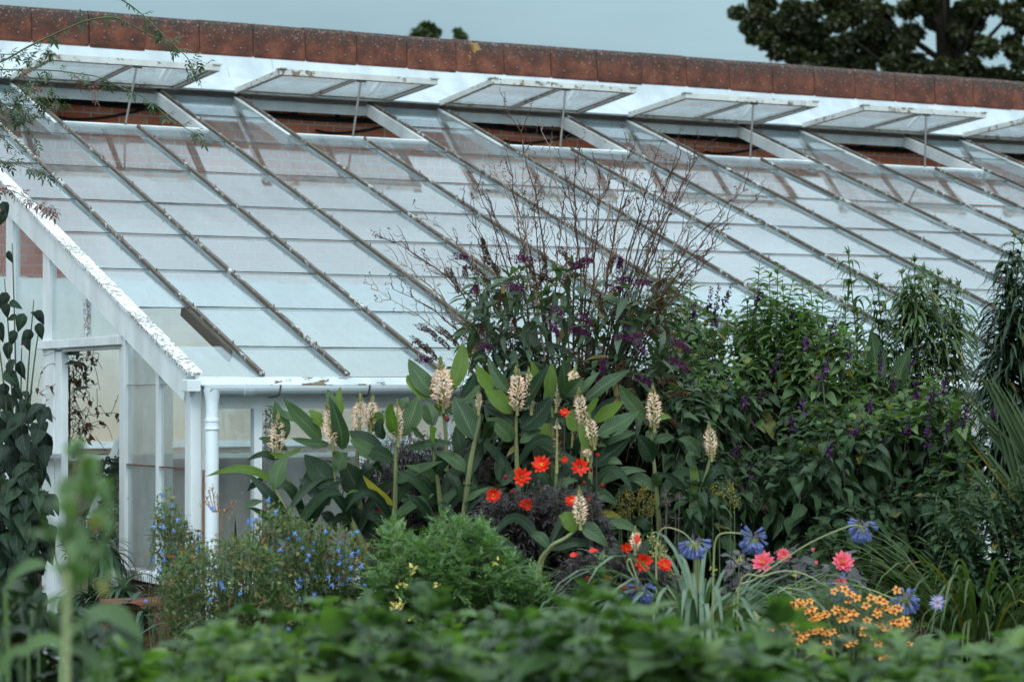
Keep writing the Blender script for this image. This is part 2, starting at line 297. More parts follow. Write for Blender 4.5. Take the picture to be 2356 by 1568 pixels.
def leafm(c1,c2,rough=.42,tr=.25,mid=None,vein=.0,spec=.32,edge=None,dark=None,yel=True):
    def fn(nt,P,O):
        g=nd(nt,'ShaderNodeNewGeometry'); rnd=g.outputs['Random Per Island']
        st=[(.0,c1),(.6,tuple((a+b)/2 for a,b in zip(c1,c2))),(1,c2)]
        if yel and c2[1]>c2[0]*1.15: st=[(0,c1),(.6,st[1][1]),(.955,c2),(.965,(c2[0]*1.8+.01,c2[1]*1.15,c2[2]*.7)),(1,(c2[0]*2.1+.02,c2[1]*1.1,c2[2]*.6))]
        if dark: st=[(0,dark),(.10,c1)]+st[1:]
        c=ramp(nt,rnd,st)
        uv=nd(nt,'ShaderNodeUVMap').outputs[0]; s=nd(nt,'ShaderNodeSeparateXYZ'); nt.links.new(uv,s.inputs[0])
        ab=nd(nt,'ShaderNodeMath',operation='ABSOLUTE'); sb=nd(nt,'ShaderNodeMath',operation='SUBTRACT'); nt.links.new(s.outputs[0],sb.inputs[0]); sb.inputs[1].default_value=.5; nt.links.new(sb.outputs[0],ab.inputs[0])
        if mid:
            c=mixc(nt,ramp(nt,ab.outputs[0],[(.02,(.75,.75,.75)),(.055,(0,0,0))]),c,mid)
        if edge:
            c=mixc(nt,ramp(nt,ab.outputs[0],[(.44,(0,0,0)),(.49,(.8,.8,.8))]),c,edge)
        n=noise(nt,14,4,.6,vec=obc(nt)); c=mixc(nt,.5,c,ramp(nt,n,[(.3,(.62,.62,.62)),(.7,(1.0,1.0,1.0))]),'MULTIPLY')
        nt.links.new(c,P.inputs['Base Color'])
        if vein:
            k=nd(nt,'ShaderNodeMath',operation='MULTIPLY_ADD'); nt.links.new(ab.outputs[0],k.inputs[0]); k.inputs[1].default_value=-.55; nt.links.new(s.outputs[1],k.inputs[2])
            ml=nd(nt,'ShaderNodeMath',operation='MULTIPLY'); nt.links.new(k.outputs[0],ml.inputs[0]); ml.inputs[1].default_value=vein
            sn=nd(nt,'ShaderNodeMath',operation='SINE'); nt.links.new(ml.outputs[0],sn.inputs[0]); bump(nt,P,sn.outputs[0],.55,.004)
        T=nd(nt,'ShaderNodeBsdfTranslucent'); tc=mixc(nt,1.,c,(1.5,1.9,.6),'MULTIPLY'); nt.links.new(tc,T.inputs[0])
        X=nd(nt,'ShaderNodeMixShader'); X.inputs[0].default_value=tr; nt.links.new(P.outputs[0],X.inputs[1]); nt.links.new(T.outputs[0],X.inputs[2]); nt.links.new(X.outputs[0],O.inputs[0])
    return mat('leaf',fn,rough,spec)
# ------------------------------------------------------------------ templates
def leaf_t(prof,n=5,fold=.25,droop=.3,twist=0,wave=0):
    """unit leaf along +Y; prof(t)->half width; two strips folded about the midrib"""
    t=np.linspace(0,1,n+1); wd=np.array([prof(x) for x in t])
    z=-droop*t*t; y=np.sqrt(np.maximum(t*t-(droop*t*t)**2,0))
    wv=wave*np.sin(t*9)
    Lf=np.stack([-wd,y,z+fold*wd+wv*wd],1); Md=np.stack([0*wd,y,z],1); Rt=np.stack([wd,y,z+fold*wd-wv*wd],1)
    v=np.stack([Lf,Md,Rt],1).reshape(-1,3); uv=np.stack([np.tile([0,.5,1],n+1),np.repeat(t,3)],1)
    f=[]
    for i in range(n):
        a=i*3; f+= [[a,a+1,a+4,a+3],[a+1,a+2,a+5,a+4]]
    return dict(v=v,f=[np.array(f)],m=[0],uv=uv)
ovate=lambda w:(lambda t:w*(math.sin(math.pi*min(1,t**.62))**.9)*(1-.25*t)+.004)
lance=lambda w:(lambda t:w*math.sin(math.pi*t**.75)+.003)
linear=lambda w:(lambda t:w*min(1,t*8,(1-t)*3+.03))
def merge(ts):
    v=[];f=[];m=[];uv=[];n=0
    for t in ts:
        v.append(t['v']);uv.append(t['uv'])
        for a,b in zip(t['f'],t['m']): f.append(a+n); m.append(b)
        n+=len(t['v'])
    return dict(v=np.concatenate(v),f=f,m=m,uv=np.concatenate(uv))
def xf(t,Mx,off=(0,0,0),m=None):
    return dict(v=t['v']@np.asarray(Mx).T+np.asarray(off),f=t['f'],m=t['m'] if m is None else [m]*len(t['f']),uv=t['uv'])
def rz(a): c,s=math.cos(a),math.sin(a); return np.array([[c,-s,0],[s,c,0],[0,0,1.]])
def rx(a): c,s=math.cos(a),math.sin(a); return np.array([[1.,0,0],[0,c,-s],[0,s,c]])
def blob(r=(1,1,1),n=5,seg=7,mi=0):
    th=np.linspace(0,math.pi,n+1)[1:-1]; ph=np.arange(seg)*2*math.pi/seg
    v=[[0,0,1.]]+[[math.sin(a)*math.cos(b),math.sin(a)*math.sin(b),math.cos(a)] for a in th for b in ph]+[[0,0,-1.]]
    f3=[[0,1+j,1+(j+1)%seg] for j in range(seg)]; f4=[]
    for i in range(len(th)-1):
        for j in range(seg): a=1+i*seg; f4.append([a+j,a+seg+j,a+seg+(j+1)%seg,a+(j+1)%seg])
    k=len(v)-1; a=1+(len(th)-1)*seg; f3+=[[a+(j+1)%seg,a+j,k] for j in range(seg)]
    return dict(v=np.array(v)*np.array(r),f=[np.array(f3),np.array(f4)] if f4 else [np.array(f3)],m=[mi]*(2 if f4 else 1),uv=np.zeros((len(v),2)))
T_OV=leaf_t(ovate(.30),5,.22,.35); T_OV2=leaf_t(ovate(.36),6,.15,.5,wave=.2); T_LA=leaf_t(lance(.13),4,.3,.35); T_NA=leaf_t(lance(.075),5,.25,.75)
T_LN=leaf_t(lance(.045),6,.2,.85); T_SM=leaf_t(ovate(.34),3,.15,.2); T_QD=leaf_t(lambda t:.30 if t==0 else .22,1,.3,.2)
# pinnate leaf of small rounded leaflets, dissected leaf, trifoliate leaf
def pinnate(pairs,lt,spread=1.15,size=.3):
    ts=[xf(leaf_t(linear(.008),3,0,.2),np.eye(3))]
    for i in range(pairs):
        y=.2+.75*i/pairs
        for s in (-1,1): ts.append(xf(lt,rz(-s*spread)*size*(1-.25*abs(i/pairs-.4)),(0,y,-.1*y*y)))
    ts.append(xf(lt,np.eye(3)*size,(0,.95,-.1))); return merge(ts)
T_RUE=pinnate(5,leaf_t(lambda t:.30*math.sin(math.pi*min(1,t**.9))**.6*(.4+.6*t)+.01,3,.1,.1),1.1,.26)
T_CUT=merge([xf(leaf_t(lance(.13),4,.2,.3),rz(a)*s,(0,y,0)) for a,s,y in ((0,.62,.4),(.75,.5,.35),(-.75,.5,.35),(1.1,.36,.16),(-1.1,.36,.16),(.5,.3,.6),(-.5,.3,.6))])
T_TRI=merge([xf(leaf_t(ovate(.32),4,.2,.35,wave=.3),rz(a)*s,(0,.3,0)) for a,s in ((0,.7),(1.0,.58),(-1.0,.58))])
# ------------------------------------------------------------------ plant helpers
def inpoly(poly,x,y):
    poly=np.asarray(poly,float); c=np.zeros(len(x),bool); j=len(poly)-1
    for i in range(len(poly)):
        xi,yi=poly[i];xj,yj=poly[j]
        c^=((yi>y)!=(yj>y))&(x<(xj-xi)*(y-yi)/(yj-yi+1e-9)+xi); j=i
    return c
def psample(poly,n):
    p=np.asarray(poly,float); lo=p.min(0);hi=p.max(0); out=np.zeros((0,2))
    while len(out)<n:
        q=lo+rng.random((n*3,2))*(hi-lo); out=np.vstack([out,q[inpoly(p,q[:,0],q[:,1])]])
    return out[:n]
def rv(n): return nrm(rng.normal(size=(n,3)))
def shoots(g,tips,t,L0,pairs,spacing,up=.75,growth=1.5,jit=.35,wide=1.,stem=None,whorl=2,elev=(.75,-.15),mi=0):
    """leafy shoots: whorls of leaves down from each tip, larger lower down"""
    n=len(tips); ax=nrm(UP*up+rv(n)*jit*.8+TOCAM*.12); az0=rng.random(n)*6.28
    a=nrm(np.cross(ax,rv(n))); b=np.cross(ax,a)
    L0=np.broadcast_to(np.asarray(L0,float),(n,))
    for k in range(pairs):
        fr=k/max(pairs-1,1); pos=tips-ax*(spacing*k*(L0/L0.mean()))[:,None]
        for s in range(whorl):
            az=az0+k*(math.pi/whorl+.15)+s*2*math.pi/whorl+rng.normal(size=n)*.18
            el=elev[0]*(1-fr)+elev[1]*fr+rng.normal(size=n)*.18
            d=(np.cos(az)[:,None]*a+np.sin(az)[:,None]*b)*np.cos(el)[:,None]+ax*np.sin(el)[:,None]
            nn=nrm(ax+UP*.4+rv(n)*.25)
            ln=L0*(.42+.58*min(1,fr*growth+.15))*rng.uniform(.75,1.15,n)
            g.inst(t,pos,orient(d,nn,ln,wide),mi)
    if stem is not None:
        for i in range(n): g.tube([tips[i],tips[i]-ax[i]*spacing*pairs*1.3],[stem*.6,stem],4,mi=stem_mi,caps=False)
stem_mi=1
def stems_to(g,base,tops,r=.006,bend=.15,sides=5,mi=0,n=8):
    for tp in tops:
        b=np.array(base)+np.array([rng.normal()*.06,rng.normal()*.06,0]); m=(b+tp)/2+rv(1)[0]*bend*np.array([1,1,.2])
        g.tube(bez([b,m,tp],n),np.linspace(r,r*.45,n),sides,mi)
def sst(x,a,b): t=np.clip((x-a)/(b-a),0,1); return t*t*(3-2*t)
def gz_(x,y):                          # low raised bed in front of the greenhouse
    d=x*FW[0]+y*FW[1]; u=(x*RT[0]+y*RT[1])/np.maximum(d,.5)
    return .36*sst(d,5.,7.)*(1-sst(y,10.3,11.2))*sst(u,-.15,-.10)
def gbase(px,D):                       # point on the ground under column px at depth D
    p=at(px,929,D); return np.array([p[0],p[1],gz_(p[0],p[1])])
M_STEM=flat((.085,.11,.045),.6,.3,.3); M_STEMD=flat((.05,.035,.03),.7,.3,.3); M_TWIG=flat((.075,.036,.026),.8,.2,.4); M_TWIGP=flat((.25,.18,.14),.8,.2,.3); M_STEMP=flat((.22,.24,.10),.55,.4,.25)
# ================================================================== SETTING
g=G(); xs=np.concatenate([np.linspace(-80,-2.5,12),np.linspace(-2,16,73),np.linspace(17,220,20)]); ys=np.concatenate([np.linspace(-60,1.5,10),np.linspace(2,14,49)+.03,np.linspace(15,260,21)]); nx=len(ys)
v=np.array([[x,y,gz_(x,y)] for x in xs for y in ys]); i,j=np.meshgrid(np.arange(len(xs)-1),np.arange(nx-1),indexing='ij'); k=(i*nx+j).ravel()
g.add(v,np.stack([k,k+nx,k+nx+1,k+1],1))
def f_soil(nt,P,O):
    t=obc(nt); c=ramp(nt,noise(nt,7,9,.7,vec=t),[(.3,(.018,.013,.010)),(.55,(.05,.036,.026)),(.75,(.10,.075,.05))])
    c=mixc(nt,ramp(nt,noise(nt,.7,5,vec=t),[(.5,(0,0,0)),(.62,(.7,.7,.7))]),c,(.035,.05,.018))
    nt.links.new(c,P.inputs['Base Color']); bump(nt,P,noise(nt,12,9,.75,vec=t),1,.05)
tag(g.build('ground',mat('soil',f_soil,.95,.1)),kind='structure')
YW=18.311; EY,EZ=11.7706,1.7175; HY,HZ=18.011,4.0047
sl_=np.array([0,HY-EY,HZ-EZ]); SLEN=np.linalg.norm(sl_); SU=sl_/SLEN; SN=np.array([0,-SU[2],SU[1]])   # up the slope, slope normal
MS=np.stack([np.array([1,0,0]),SU,SN],1)                     # slope frame -> world
def sbox(g,x0,x1,s0,s1,n0,n1,mi=0): return g.box((x0,s0,n0),(x1,s1,n1),mi,MS,(0,EY,EZ))
# ---- brick wall with terracotta coping
WX0,WX1=-3.,27.
wl=thing('brick_garden_wall','long red brick garden wall with rust coloured coping, whitewashed behind the greenhouse glass','wall',(WX0,YW,0))
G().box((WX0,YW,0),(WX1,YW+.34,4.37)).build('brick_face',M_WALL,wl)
first=None; TL=.4579; x=5.439-TL*18; nl=None
prof=[(-.105,0.0),(-.112,.03),(-.100,.215),(-.092,.262),(-.062,.292),(-.02,.302),(.18,.315),(.40,.302),(.45,.26),(.47,0)]
k=0
while x<WX1-TL:
    if x>.5:
        if first is None:
            g=G(); n=len(prof); P=np.array([[xx,a,b] for xx in (.003,.02,TL-.02,TL-.003) for a,b in prof]); 
            P[:n,1:]+= (np.array([.18,.14])-P[:n,1:])*.012; P[3*n:,1:]+=(np.array([.18,.14])-P[3*n:,1:])*.012
            F=[[a*n+b,a*n+(b+1)%n,(a+1)*n+(b+1)%n,(a+1)*n+b] for a in range(3) for b in range(n)]
            g.add(P,np.array(F)); g.f.append(np.arange(n)[None]); g.m.append(np.array([0])); g.f.append(np.arange(3*n,4*n)[None]); g.m.append(np.array([0]))
            o=g.build('coping_tile',M_COPE,None); o.parent=wl; first=o
            nb=blob((.0085,.006,.0085),5,8); nails=[]
            for fx in (.26,.76):
                q=G(); q.inst(nb,[[0,0,0]],np.eye(3)[None]); no=q.build('coping_nail',M_METAL,None,smooth=True); no.parent=o; no.location=(fx*TL,-.1135,.082); nails.append(no)
            tl=o
        else:
            tl=first.copy(); COL.objects.link(tl); tl.parent=wl
            for no in nails: c=no.copy(); COL.objects.link(c); c.parent=tl
        jz=rng.normal()*.0035
        tl.location=(x-WX0,-.003+rng.normal()*.003,4.338+jz); tl.rotation_euler=(0,rng.normal()*.005,rng.normal()*.004)
    x+=TL; k+=1
g=G(); cz=lambda x:3.93+.012*math.sin(x*2.3)-.02*abs(math.sin(x*1.63/1.93*2))
for i,off in ((0,0),(1,.022)):
    P=[[x,YW-.018-.012*i,cz(x)-off] for x in np.arange(3,24,.12)]; g.tube(P,.013,6)
for x0 in (5.65,7.85,9.6,11.6): g.tube(bez([[x0,YW-.03,3.80],[x0+.3,YW-.04,3.795],[x0+.75,YW-.03,3.90]],12),.011,6)
for xx in np.arange(3.1,24,.38): g.box((xx,YW-.05,3.915),(xx+.022,YW-.004,3.995))
g.build('cable_run',M_BLACK,wl)
g=G(); g.box((3,YW-.055,1.214),(24,YW-.002,1.264)); g.build('timber_rail',M_WHITE,wl)
G().box((3,YW-.30,1.13),(24,YW-.06,1.16)).build('shelf',M_GREYWOOD,wl)
# ---- greenhouse
GX=4.351; XE=22.0
gh=thing('lean_to_greenhouse','long white timber lean-to greenhouse with peeling glazing bars against the brick wall','greenhouse',(GX,EY,0))
def gp(g,name,m,bev=0,parent=gh,**k): return g.build(name,m,parent,bevel=bev,**k)
g=G()
bz=[(YW-.083,4.365),(YW-.143,4.245),(YW-.158,4.243),(YW-.213,4.147),(YW-.233,4.144),(YW-.385,4.030)]
for a,b in ((0,1),(2,3),(4,5)):
    (y0,z0),(y1,z1)=bz[a],bz[b]; d=np.array([y1-y0,z1-z0]);d/=np.linalg.norm(d); nn=np.array([d[1],-d[0]])*(.016)
    if nn[0]>0: nn=-nn
    x0=GX-.1
    while x0<XE:
        ln=2.6+rng.random()*.8; x1=min(x0+ln,XE)
        v=[[xx,y,z] for xx in (x0,x1-.003) for y,z in ((y0,z0),(y1+d[0]*.012,z1+d[1]*.012),(y1+d[0]*.012+nn[0],z1+d[1]*.012+nn[1]),(y0+nn[0],z0+nn[1]))]
        g.add(v,np.array([[0,1,2,3],[7,6,5,4],[0,4,5,1],[1,5,6,2],[2,6,7,3],[3,7,4,0]])); x0=x1
gp(g,'ridge_board',M_BOARD)
g=G(); g.box((GX,YW-.06,3.945),(XE,YW-.004,4.262)); sbox(g,GX,XE,SLEN-.04,SLEN+.0,-.09,-.012); gp(g,'wall_plate',M_WHITE)
# bars
VX=[5.235+1.81*k for k in range(-1,7)]
bars=[(4.75,0,SLEN,0)]
for X in VX[1:]: bars+=[(X,0,SLEN,1),(X+.58,0,5.37,0),(X+1.16,0,SLEN,2)]
bars=[b for b in bars if b[0]<19]
for X,s0,s1,tp in bars:
    g=G(); X0=X; w=.0105
    # bar with slight waviness: cap + web
    sbox(g,X-w,X+w,s0-.012,s1,.0126,.030,0); sbox(g,X-w*1.3,X+w*1.3,s0-.008,s1,.0095,.0125,3); sbox(g,X-w*.8,X+w*.8,s0-.01,s1,-.035,.0094,1)  # dark strip under the cap: brown edge plus a painted-in shadow line
    if tp: sbox(g,X-.034,X+.034,5.41,s1-.02,-.085,.008,1)
    for s in np.arange(.45,s1,.65): g.tube([np.array([X,EY,EZ])+SU*s+SN*.02,np.array([X,EY,EZ])+SU*s+SN*.048],.0035,5,2)
    o=gp(g,'glazing_bar',[M_BAR,M_WHITE,M_RUST,M_BARE])
    if abs(X-4.75)<.01:
        q=G(); sbox(q,X-.030,X-.0125,.42,1.20,-.06,.004); b=q.build('rotten_rebate',M_BARE,None); b.parent=gh; b.location=-np.array(gh.location)
# panes
laps=[-.02,.475,1.144,1.856,2.603,3.344,4.198,5.091,5.90,SLEN-.02]
edges=[GX+.05]+[b[0] for b in bars]; 
lb=lambda: G()
for bi in range(len(edges)-1):
    x0,x1=edges[bi],edges[bi+1]; X=x0
    tp=[b for b in bars if b[0]==x0]; isvent=any(abs(x0-a)<.01 or abs(x0-a-.58)<.01 for a in VX[1:])
    g=G()
    for r in range(len(laps)-1):
        if bi==0 and r==1: gp(g,'roof_glass',[M_GLASS,M_LAP]); g=G(); continue
        s0,s1=laps[r]+rng.normal()*.012,laps[r+1]+.018
        if isvent:
            if s0>5.3: continue
            s1=min(s1,5.416)
            if s1-s0<.15: continue
        t0=rng.normal()*.0022
        a=np.array([[x0,s0,.0068+t0],[x1,s0,.0068-t0],[x1,s1,.000],[x0,s1,.000]]); b=a+np.array([0,0,-.0035])
        V=np.vstack([a,b])@MS.T+np.array([0,EY,EZ])
        g.add(V,np.array([[0,1,2,3],[7,6,5,4],[3,2,6,7]]),0); g.add(V[[0,4,5,1]],np.array([[0,1,2,3]]),1)
        if r>0: 
            s2=s0+.0015; wv=[]
            n=9
            for q in range(n):
                xx=x0+(x1-x0)*q/(n-1); wv.append([[xx,s2-.001,.0082],[xx,s2+.002+rng.random()*.005,.0078],[xx,s2-.003,.0040]])
            wv=np.array(wv).reshape(-1,3)@MS.T+np.array([0,EY,EZ])
            F=[]
            for q in range(n-1): F+=[[q*3,q*3+3,q*3+4,q*3+1],[q*3+2,q*3+5,q*3+3,q*3]]
            g.add(wv,np.array(F),1)
    if g.n: gp(g,'roof_glass',[M_GLASS,M_LAP])
# vents and their openings
rodm=flat((.13,.12,.11),.6,.3,.2)
for vi,X in enumerate(VX[1:]):
    g=G(); sbox(g,X+.02,X+1.14,5.417,5.445,-.05,.012); gp(g,'vent_sill_bar',M_WHITE)
    a=math.radians(2.8+rng.normal()*1.1)
    d=np.array([0,-math.cos(a),math.sin(a)]); nn=np.array([0,math.sin(a),math.cos(a)])
    H=np.array([X-.045,HY-.065,HZ+.010]); LV=.965; WV=1.33
    MV=np.stack([np.array([1,0,0]),d,nn],1); T=.042
    fr=G(); 
    def vb(gg,a,b,mi=0): gg.box(a,b,mi,MV,H)
    vb(fr,(0,0,0),(.045,LV,T)); vb(fr,(WV-.045,0,0),(WV,LV,T)); vb(fr,(.0451,LV-.055,.001),(WV-.0451,LV-.002,T+.003)); vb(fr,(.0451,.002,.001),(WV-.0451,.06,T-.001)); vb(fr,(WV*.5-.014,.0601,.003),(WV*.5+.014,LV-.0551,T-.004))
    vb(fr,(-.012,LV-.06,T+.001),(.06,LV+.01,T+.012)); vb(fr,(WV-.06,LV-.06,T+.001),(WV+.012,LV+.01,T+.012))
    for a_,b_ in (((.045,.06,.017),(.053,LV-.055,.0195)),((WV-.053,.06,.017),(WV-.045,LV-.055,.0195)),((.053,.06,.017),(WV-.053,.072,.0195)),((.053,LV-.063,.017),(WV-.053,LV-.055,.0195)),((WV*.5+.014,.072,.017),(WV*.5+.021,LV-.063,.0195)),((WV*.5-.021,.072,.017),(WV*.5-.014,LV-.063,.0195))): vb(fr,a_,b_,1)
    o=fr.build('roof_vent',[M_VENT,M_BARE],None); o.parent=gh; o.location=tuple(-np.array(gh.location))
    pg=G(); vb(pg,(.03,.02,.020),(WV-.03,LV-.02,.024)); po=pg.build('vent_pane',M_VGLASS,None); po.parent=o
    bt=np.array([X+.50,EY,EZ])+SU*5.42+SN*.02; tpp=H+MV@np.array([WV*.5+.02,LV-.03,-.002])
    rg=G(); rg.tube([bt,tpp],.0085,6); rg.tube([tpp+np.array([-.03,0,.0]),tpp+np.array([.04,0,0])],.012,6); ro=rg.build('stay_rod',rodm,None); ro.parent=o
# eaves plate, gutter, downpipe
g=G(); g.box((GX+.03,EY-.055,1.675),(XE,EY+.02,1.718),0); gp(g,'eaves_plate',M_SILL,.003)
g=G(); g.box((GX+.09,EY+.022,1.555),(XE,EY+.075,1.673)); gp(g,'eaves_beam',M_WHITE)
g=G(); th=np.linspace(math.pi,2*math.pi,13); r=.049; gc=(EY-.110,1.675)
for rr_,x0,x1 in ((r,GX+.06,XE),):
    sec=[(gc[0]+rr_*math.cos(t),gc[1]+rr_*math.sin(t)) for t in th]+[(gc[0]+(rr_-.004)*math.cos(t),gc[1]+(rr_-.004)*math.sin(t)) for t in th[::-1]]
    n=len(sec); V=[[x,a,b] for x in (x0,x1) for a,b in sec]; F=[[q,(q+1)%n,n+(q+1)%n,n+q] for q in range(n)]
    g.add(V,np.array(F)); 
    g.add([[x0,a,b] for a,b in sec[:13]]+[[x0-.004,a,b] for a,b in sec[:13]],[np.arange(13)[None],np.arange(25,12,-1)[None],np.array([[q,q+13,q+14,q+1] for q in range(12)])])
gut=gp(g,'gutter',M_PVC,smooth=False)
for xx in (atY(540,900,EY)[0],6.9,9.4,11.9):
    g=G(); rr_=r+.006; sec=[(gc[0]+rr_*math.cos(t),gc[1]+rr_*math.sin(t)) for t in th]; V=[[x,a,b] for x in (xx,xx+.05) for a,b in sec]+[[x,a+ (gc[0]-a)*.12,b+(gc[1]-b)*.12] for x in (xx,xx+.05) for a,b in sec]
    F=[[q,q+1,14+q,13+q] for q in range(12)]+[[q+1,q,26+q,27+q] for q in range(12)]+[[13+q,14+q,40+q,39+q] for q in range(12)]
    g.add(V,np.array(F)); o=g.build('gutter_joint',M_PVC,gut)if False else g.build('gutter_joint',M_PVC,None); o.parent=gut; o.location=tuple(-np.array(gh.location))
for xx in (atY(800,900,EY)[0]-.45,atY(822,900,EY)[0],6.5,7.4,8.3,9.2,10.1,11,12,13):
    g=G(); g.tube(bez([[xx,gc[0]-.053,1.678],[xx,gc[0]-.03,1.627],[xx,gc[0]+.01,1.618],[xx,EY-.0,1.613]],8),.005,5); o=g.build('gutter_bracket',M_METAL,None); o.parent=gut; o.location=tuple(-np.array(gh.location))
dx=atY(488,1000,gc[0])[0]
g=G(); g.lathe([(.045,1.655),(.037,1.61),(.0325,1.585),(.0325,1.505),(.039,1.504),(.039,1.49),(.036,1.488),(.036,1.462),(.039,1.460),(.039,1.450),(.0335,1.448),(.0335,.05)],(dx,gc[0],0),20)
o=gp(g,'downpipe',M_PVC,smooth=True)
e_=o.modifiers.new('split','EDGE_SPLIT'); e_.split_angle=math.radians(50)
g=G(); g.box((GX-.045,EY-.09,1.643),(GX+.028,EY-.004,1.705)); gp(g,'gutter_end_block',M_WHITE,.004)
# front wall: corner post, mullions, sill, glass, dwarf wall
FY=EY+.0
g=G(); g.box((GX,FY-.02,.05),(GX+.058,FY+.07,1.673)); g.box((GX+.0581,FY+.0,.05),(GX+.10,FY+.06,1.673)); gp(g,'corner_post',M_WHITE,.003)
mx_=[atY(585,1000,EY)[0]+.60*k for k in range(20)]
for i,xx in enumerate(mx_):
    g=G(); g.box((xx,FY+.0,.66),(xx+.045,FY+.055,1.555)); gp(g,'mullion',M_WHITE,.003)
g=G(); g.box((GX-.01,FY-.05,.60),(XE,FY+.08,.655)); gp(g,'front_sill',M_WHITE,.004)
g=G(); g.box((GX+.1,FY+.03,.655),(XE,FY+.034,1.60)); gp(g,'front_glass',M_FGLASS)
g=G(); g.box((GX+.03,FY-.01,0),(XE,FY+.10,.60)); g.box((GX+.012,FY+.1001,0),(GX+.12,atX(270,1300,GX)[1],.63)); g.box((GX+.012,atX(97,1300,GX)[1],0),(GX+.12,YW-.01,.59)); gp(g,'dwarf_wall',M_BRICK)
# window casement seen under the gutter behind the ginger plants
g=G()
for x0 in (mx_[1]+.06,mx_[2]+.06):
    for a,b in (((x0,1.15),(x0+.03,1.54)),((x0+.46,1.15),(x0+.49,1.54)),((x0+.03,1.51),(x0+.46,1.54)),((x0+.03,1.15),(x0+.46,1.18)),((x0+.24,1.18),(x0+.255,1.51))):
        g.box((a[0],FY-.012,a[1]),(b[0],FY+.02,b[1]))
gp(g,'casement',M_WORN,.002)
# gable end
def gtop(Y): return EZ+(Y-EY)*(HZ-EZ)/(HY-EY)
g=G(); g.box((GX-.012,.01,-.135),(GX+.032,SLEN+.1,.012),0,None); 
V=np.array(g.v[0]); V=np.stack([V[:,0],V[:,1],V[:,2]],1); MSg=MS.copy(); g.v[0]=(V*np.array([1,1,1]))@MS.T+np.array([0,EY,EZ])
gp(g,'barge_board',M_WHITE)
g=G(); sbox(g,GX-.022,GX+.062,-.015,SLEN+.1,.014,.034); gp(g,'barge_capping',M_WORN)
def post(g,y0,y1,z0,x0=GX,x1=GX+.05,ztop=None,mi=0):
    za,zb=(gtop(y0)-.13,gtop(y1)-.13) if ztop is None else (ztop,ztop)
    v=[[x,y,z] for x in (x0,x1) for y,z in ((y0,z0),(y1,z0),(y1,zb),(y0,za))]
    g.add(v,np.array([[0,3,2,1],[4,5,6,7],[0,1,5,4],[1,2,6,5],[2,3,7,6],[3,0,4,7]]),mi)
ya=lambda px,py=1000: atX(px,py,GX)[1]
g=G(); post(g,ya(287),ya(274),.655); gp(g,'door_post',M_WHITE,.003)
g=G(); post(g,ya(112),ya(97),.0); post(g,ya(128),ya(112.2),.0,GX-.012,GX+.045,1.90); post(g,ya(142),ya(128.2),.0,GX-.004,GX+.04,1.885); gp(g,'door_post',M_WHITE,.003)
g=G(); g.box((GX-.03,ya(281),1.905),(GX+.05,ya(93),1.955)); g.box((GX+.0,ya(274.5),1.884),(GX+.05,ya(143),1.9045)); gp(g,'transom',M_WHITE,.003)
g=G(); post(g,ya(197,700),ya(190,700),1.955,GX+.005,GX+.035); gp(g,'glazing_bar',M_WORN)
g=G(); post(g,ya(363),ya(356),.68,GX+.005,GX+.035); gp(g,'glazing_bar',M_WHITE)
g=G(); post(g,ya(28,900),ya(13,900),.64); gp(g,'gable_post',M_WHITE)
g=G(); post(g,ya(17,400)+.9,ya(13,400)+.93,.64); gp(g,'gable_post',M_WHITE)
g=G(); g.box((GX-.03,ya(380,1310),.628),(GX+.06,ya(267,1310),.682)); g.box((GX-.045,ya(290,1310),.56),(GX-.0,ya(272,1310),.627)); gp(g,'gable_sill',M_WORN,.004)
g=G(); g.box((GX-.03,ya(108,1310),.58),(GX+.06,YW-.1,.635)); gp(g,'gable_sill',M_WHITE,.004)
for (p0,p1,z0) in ((436,364,.682),(356,288,.682),(274,198,1.955),(190,113,1.955),(97,29,.635),(13,-330,.635)):
    g=G(); post(g,ya(p0,1000) if p0<430 else FY+.07,ya(p1,1000),z0,GX+.018,GX+.022)
    gp(g,'gable_glass',M_GGLASS)
g=G()
for (p0,p1) in ((356,288),(436,364)):
    y0=ya(p0) if p0<430 else FY+.07; zz=atX(320,1070,GX)[2]; g.box((GX+.004,y0,zz-.003),(GX+.03,ya(p1),zz+.003),0)
    zz=atX(320,885,GX)[2]; g.box((GX+.008,y0,zz-.001),(GX+.026,ya(p1),zz+.0015),0)
gp(g,'glass_lap',M_RUST)
# door leaf standing open behind the side light
GI=GX+.10
yi=lambda px: atX(px,1000,GI)[1]
dl=G(); z0,z1=.25,1.85
for p0,p1 in ((317,289),(363,329),(384,364)): dl.box((GI,yi(p0),z0),(GI+.035,yi(p1),z1))
dl.box((GI+.002,yi(384),z0-.02),(GI+.033,yi(289),z0+.22)); 
d=gp(dl,'open_door_leaf',M_GREYWOOD,.002)
q=G(); q.box((GI-.035,yi(354),atX(330,822,GI)[2]),(GI-.001,yi(314),atX(330,798,GI)[2])); lk=q.build('door_lock',M_WHITE,None); lk.parent=d; lk.location=tuple(-np.array(gh.location))
q=G(); q.inst(blob((.014,.014,.014)),[[GI-.045,yi(341),atX(341,812,GI)[2]]],np.eye(3)[None]); lk=q.build('door_knob',M_METAL,None,smooth=True); lk.parent=d; lk.location=tuple(-np.array(gh.location))
g=G(); zb=atX(100,1044,GX)[2]; g.box((GX-.09,ya(150,1044),zb-.016),(GX-.02,ya(92,1044),zb+.012)); gp(g,'latch_bracket',M_IRON,.002)
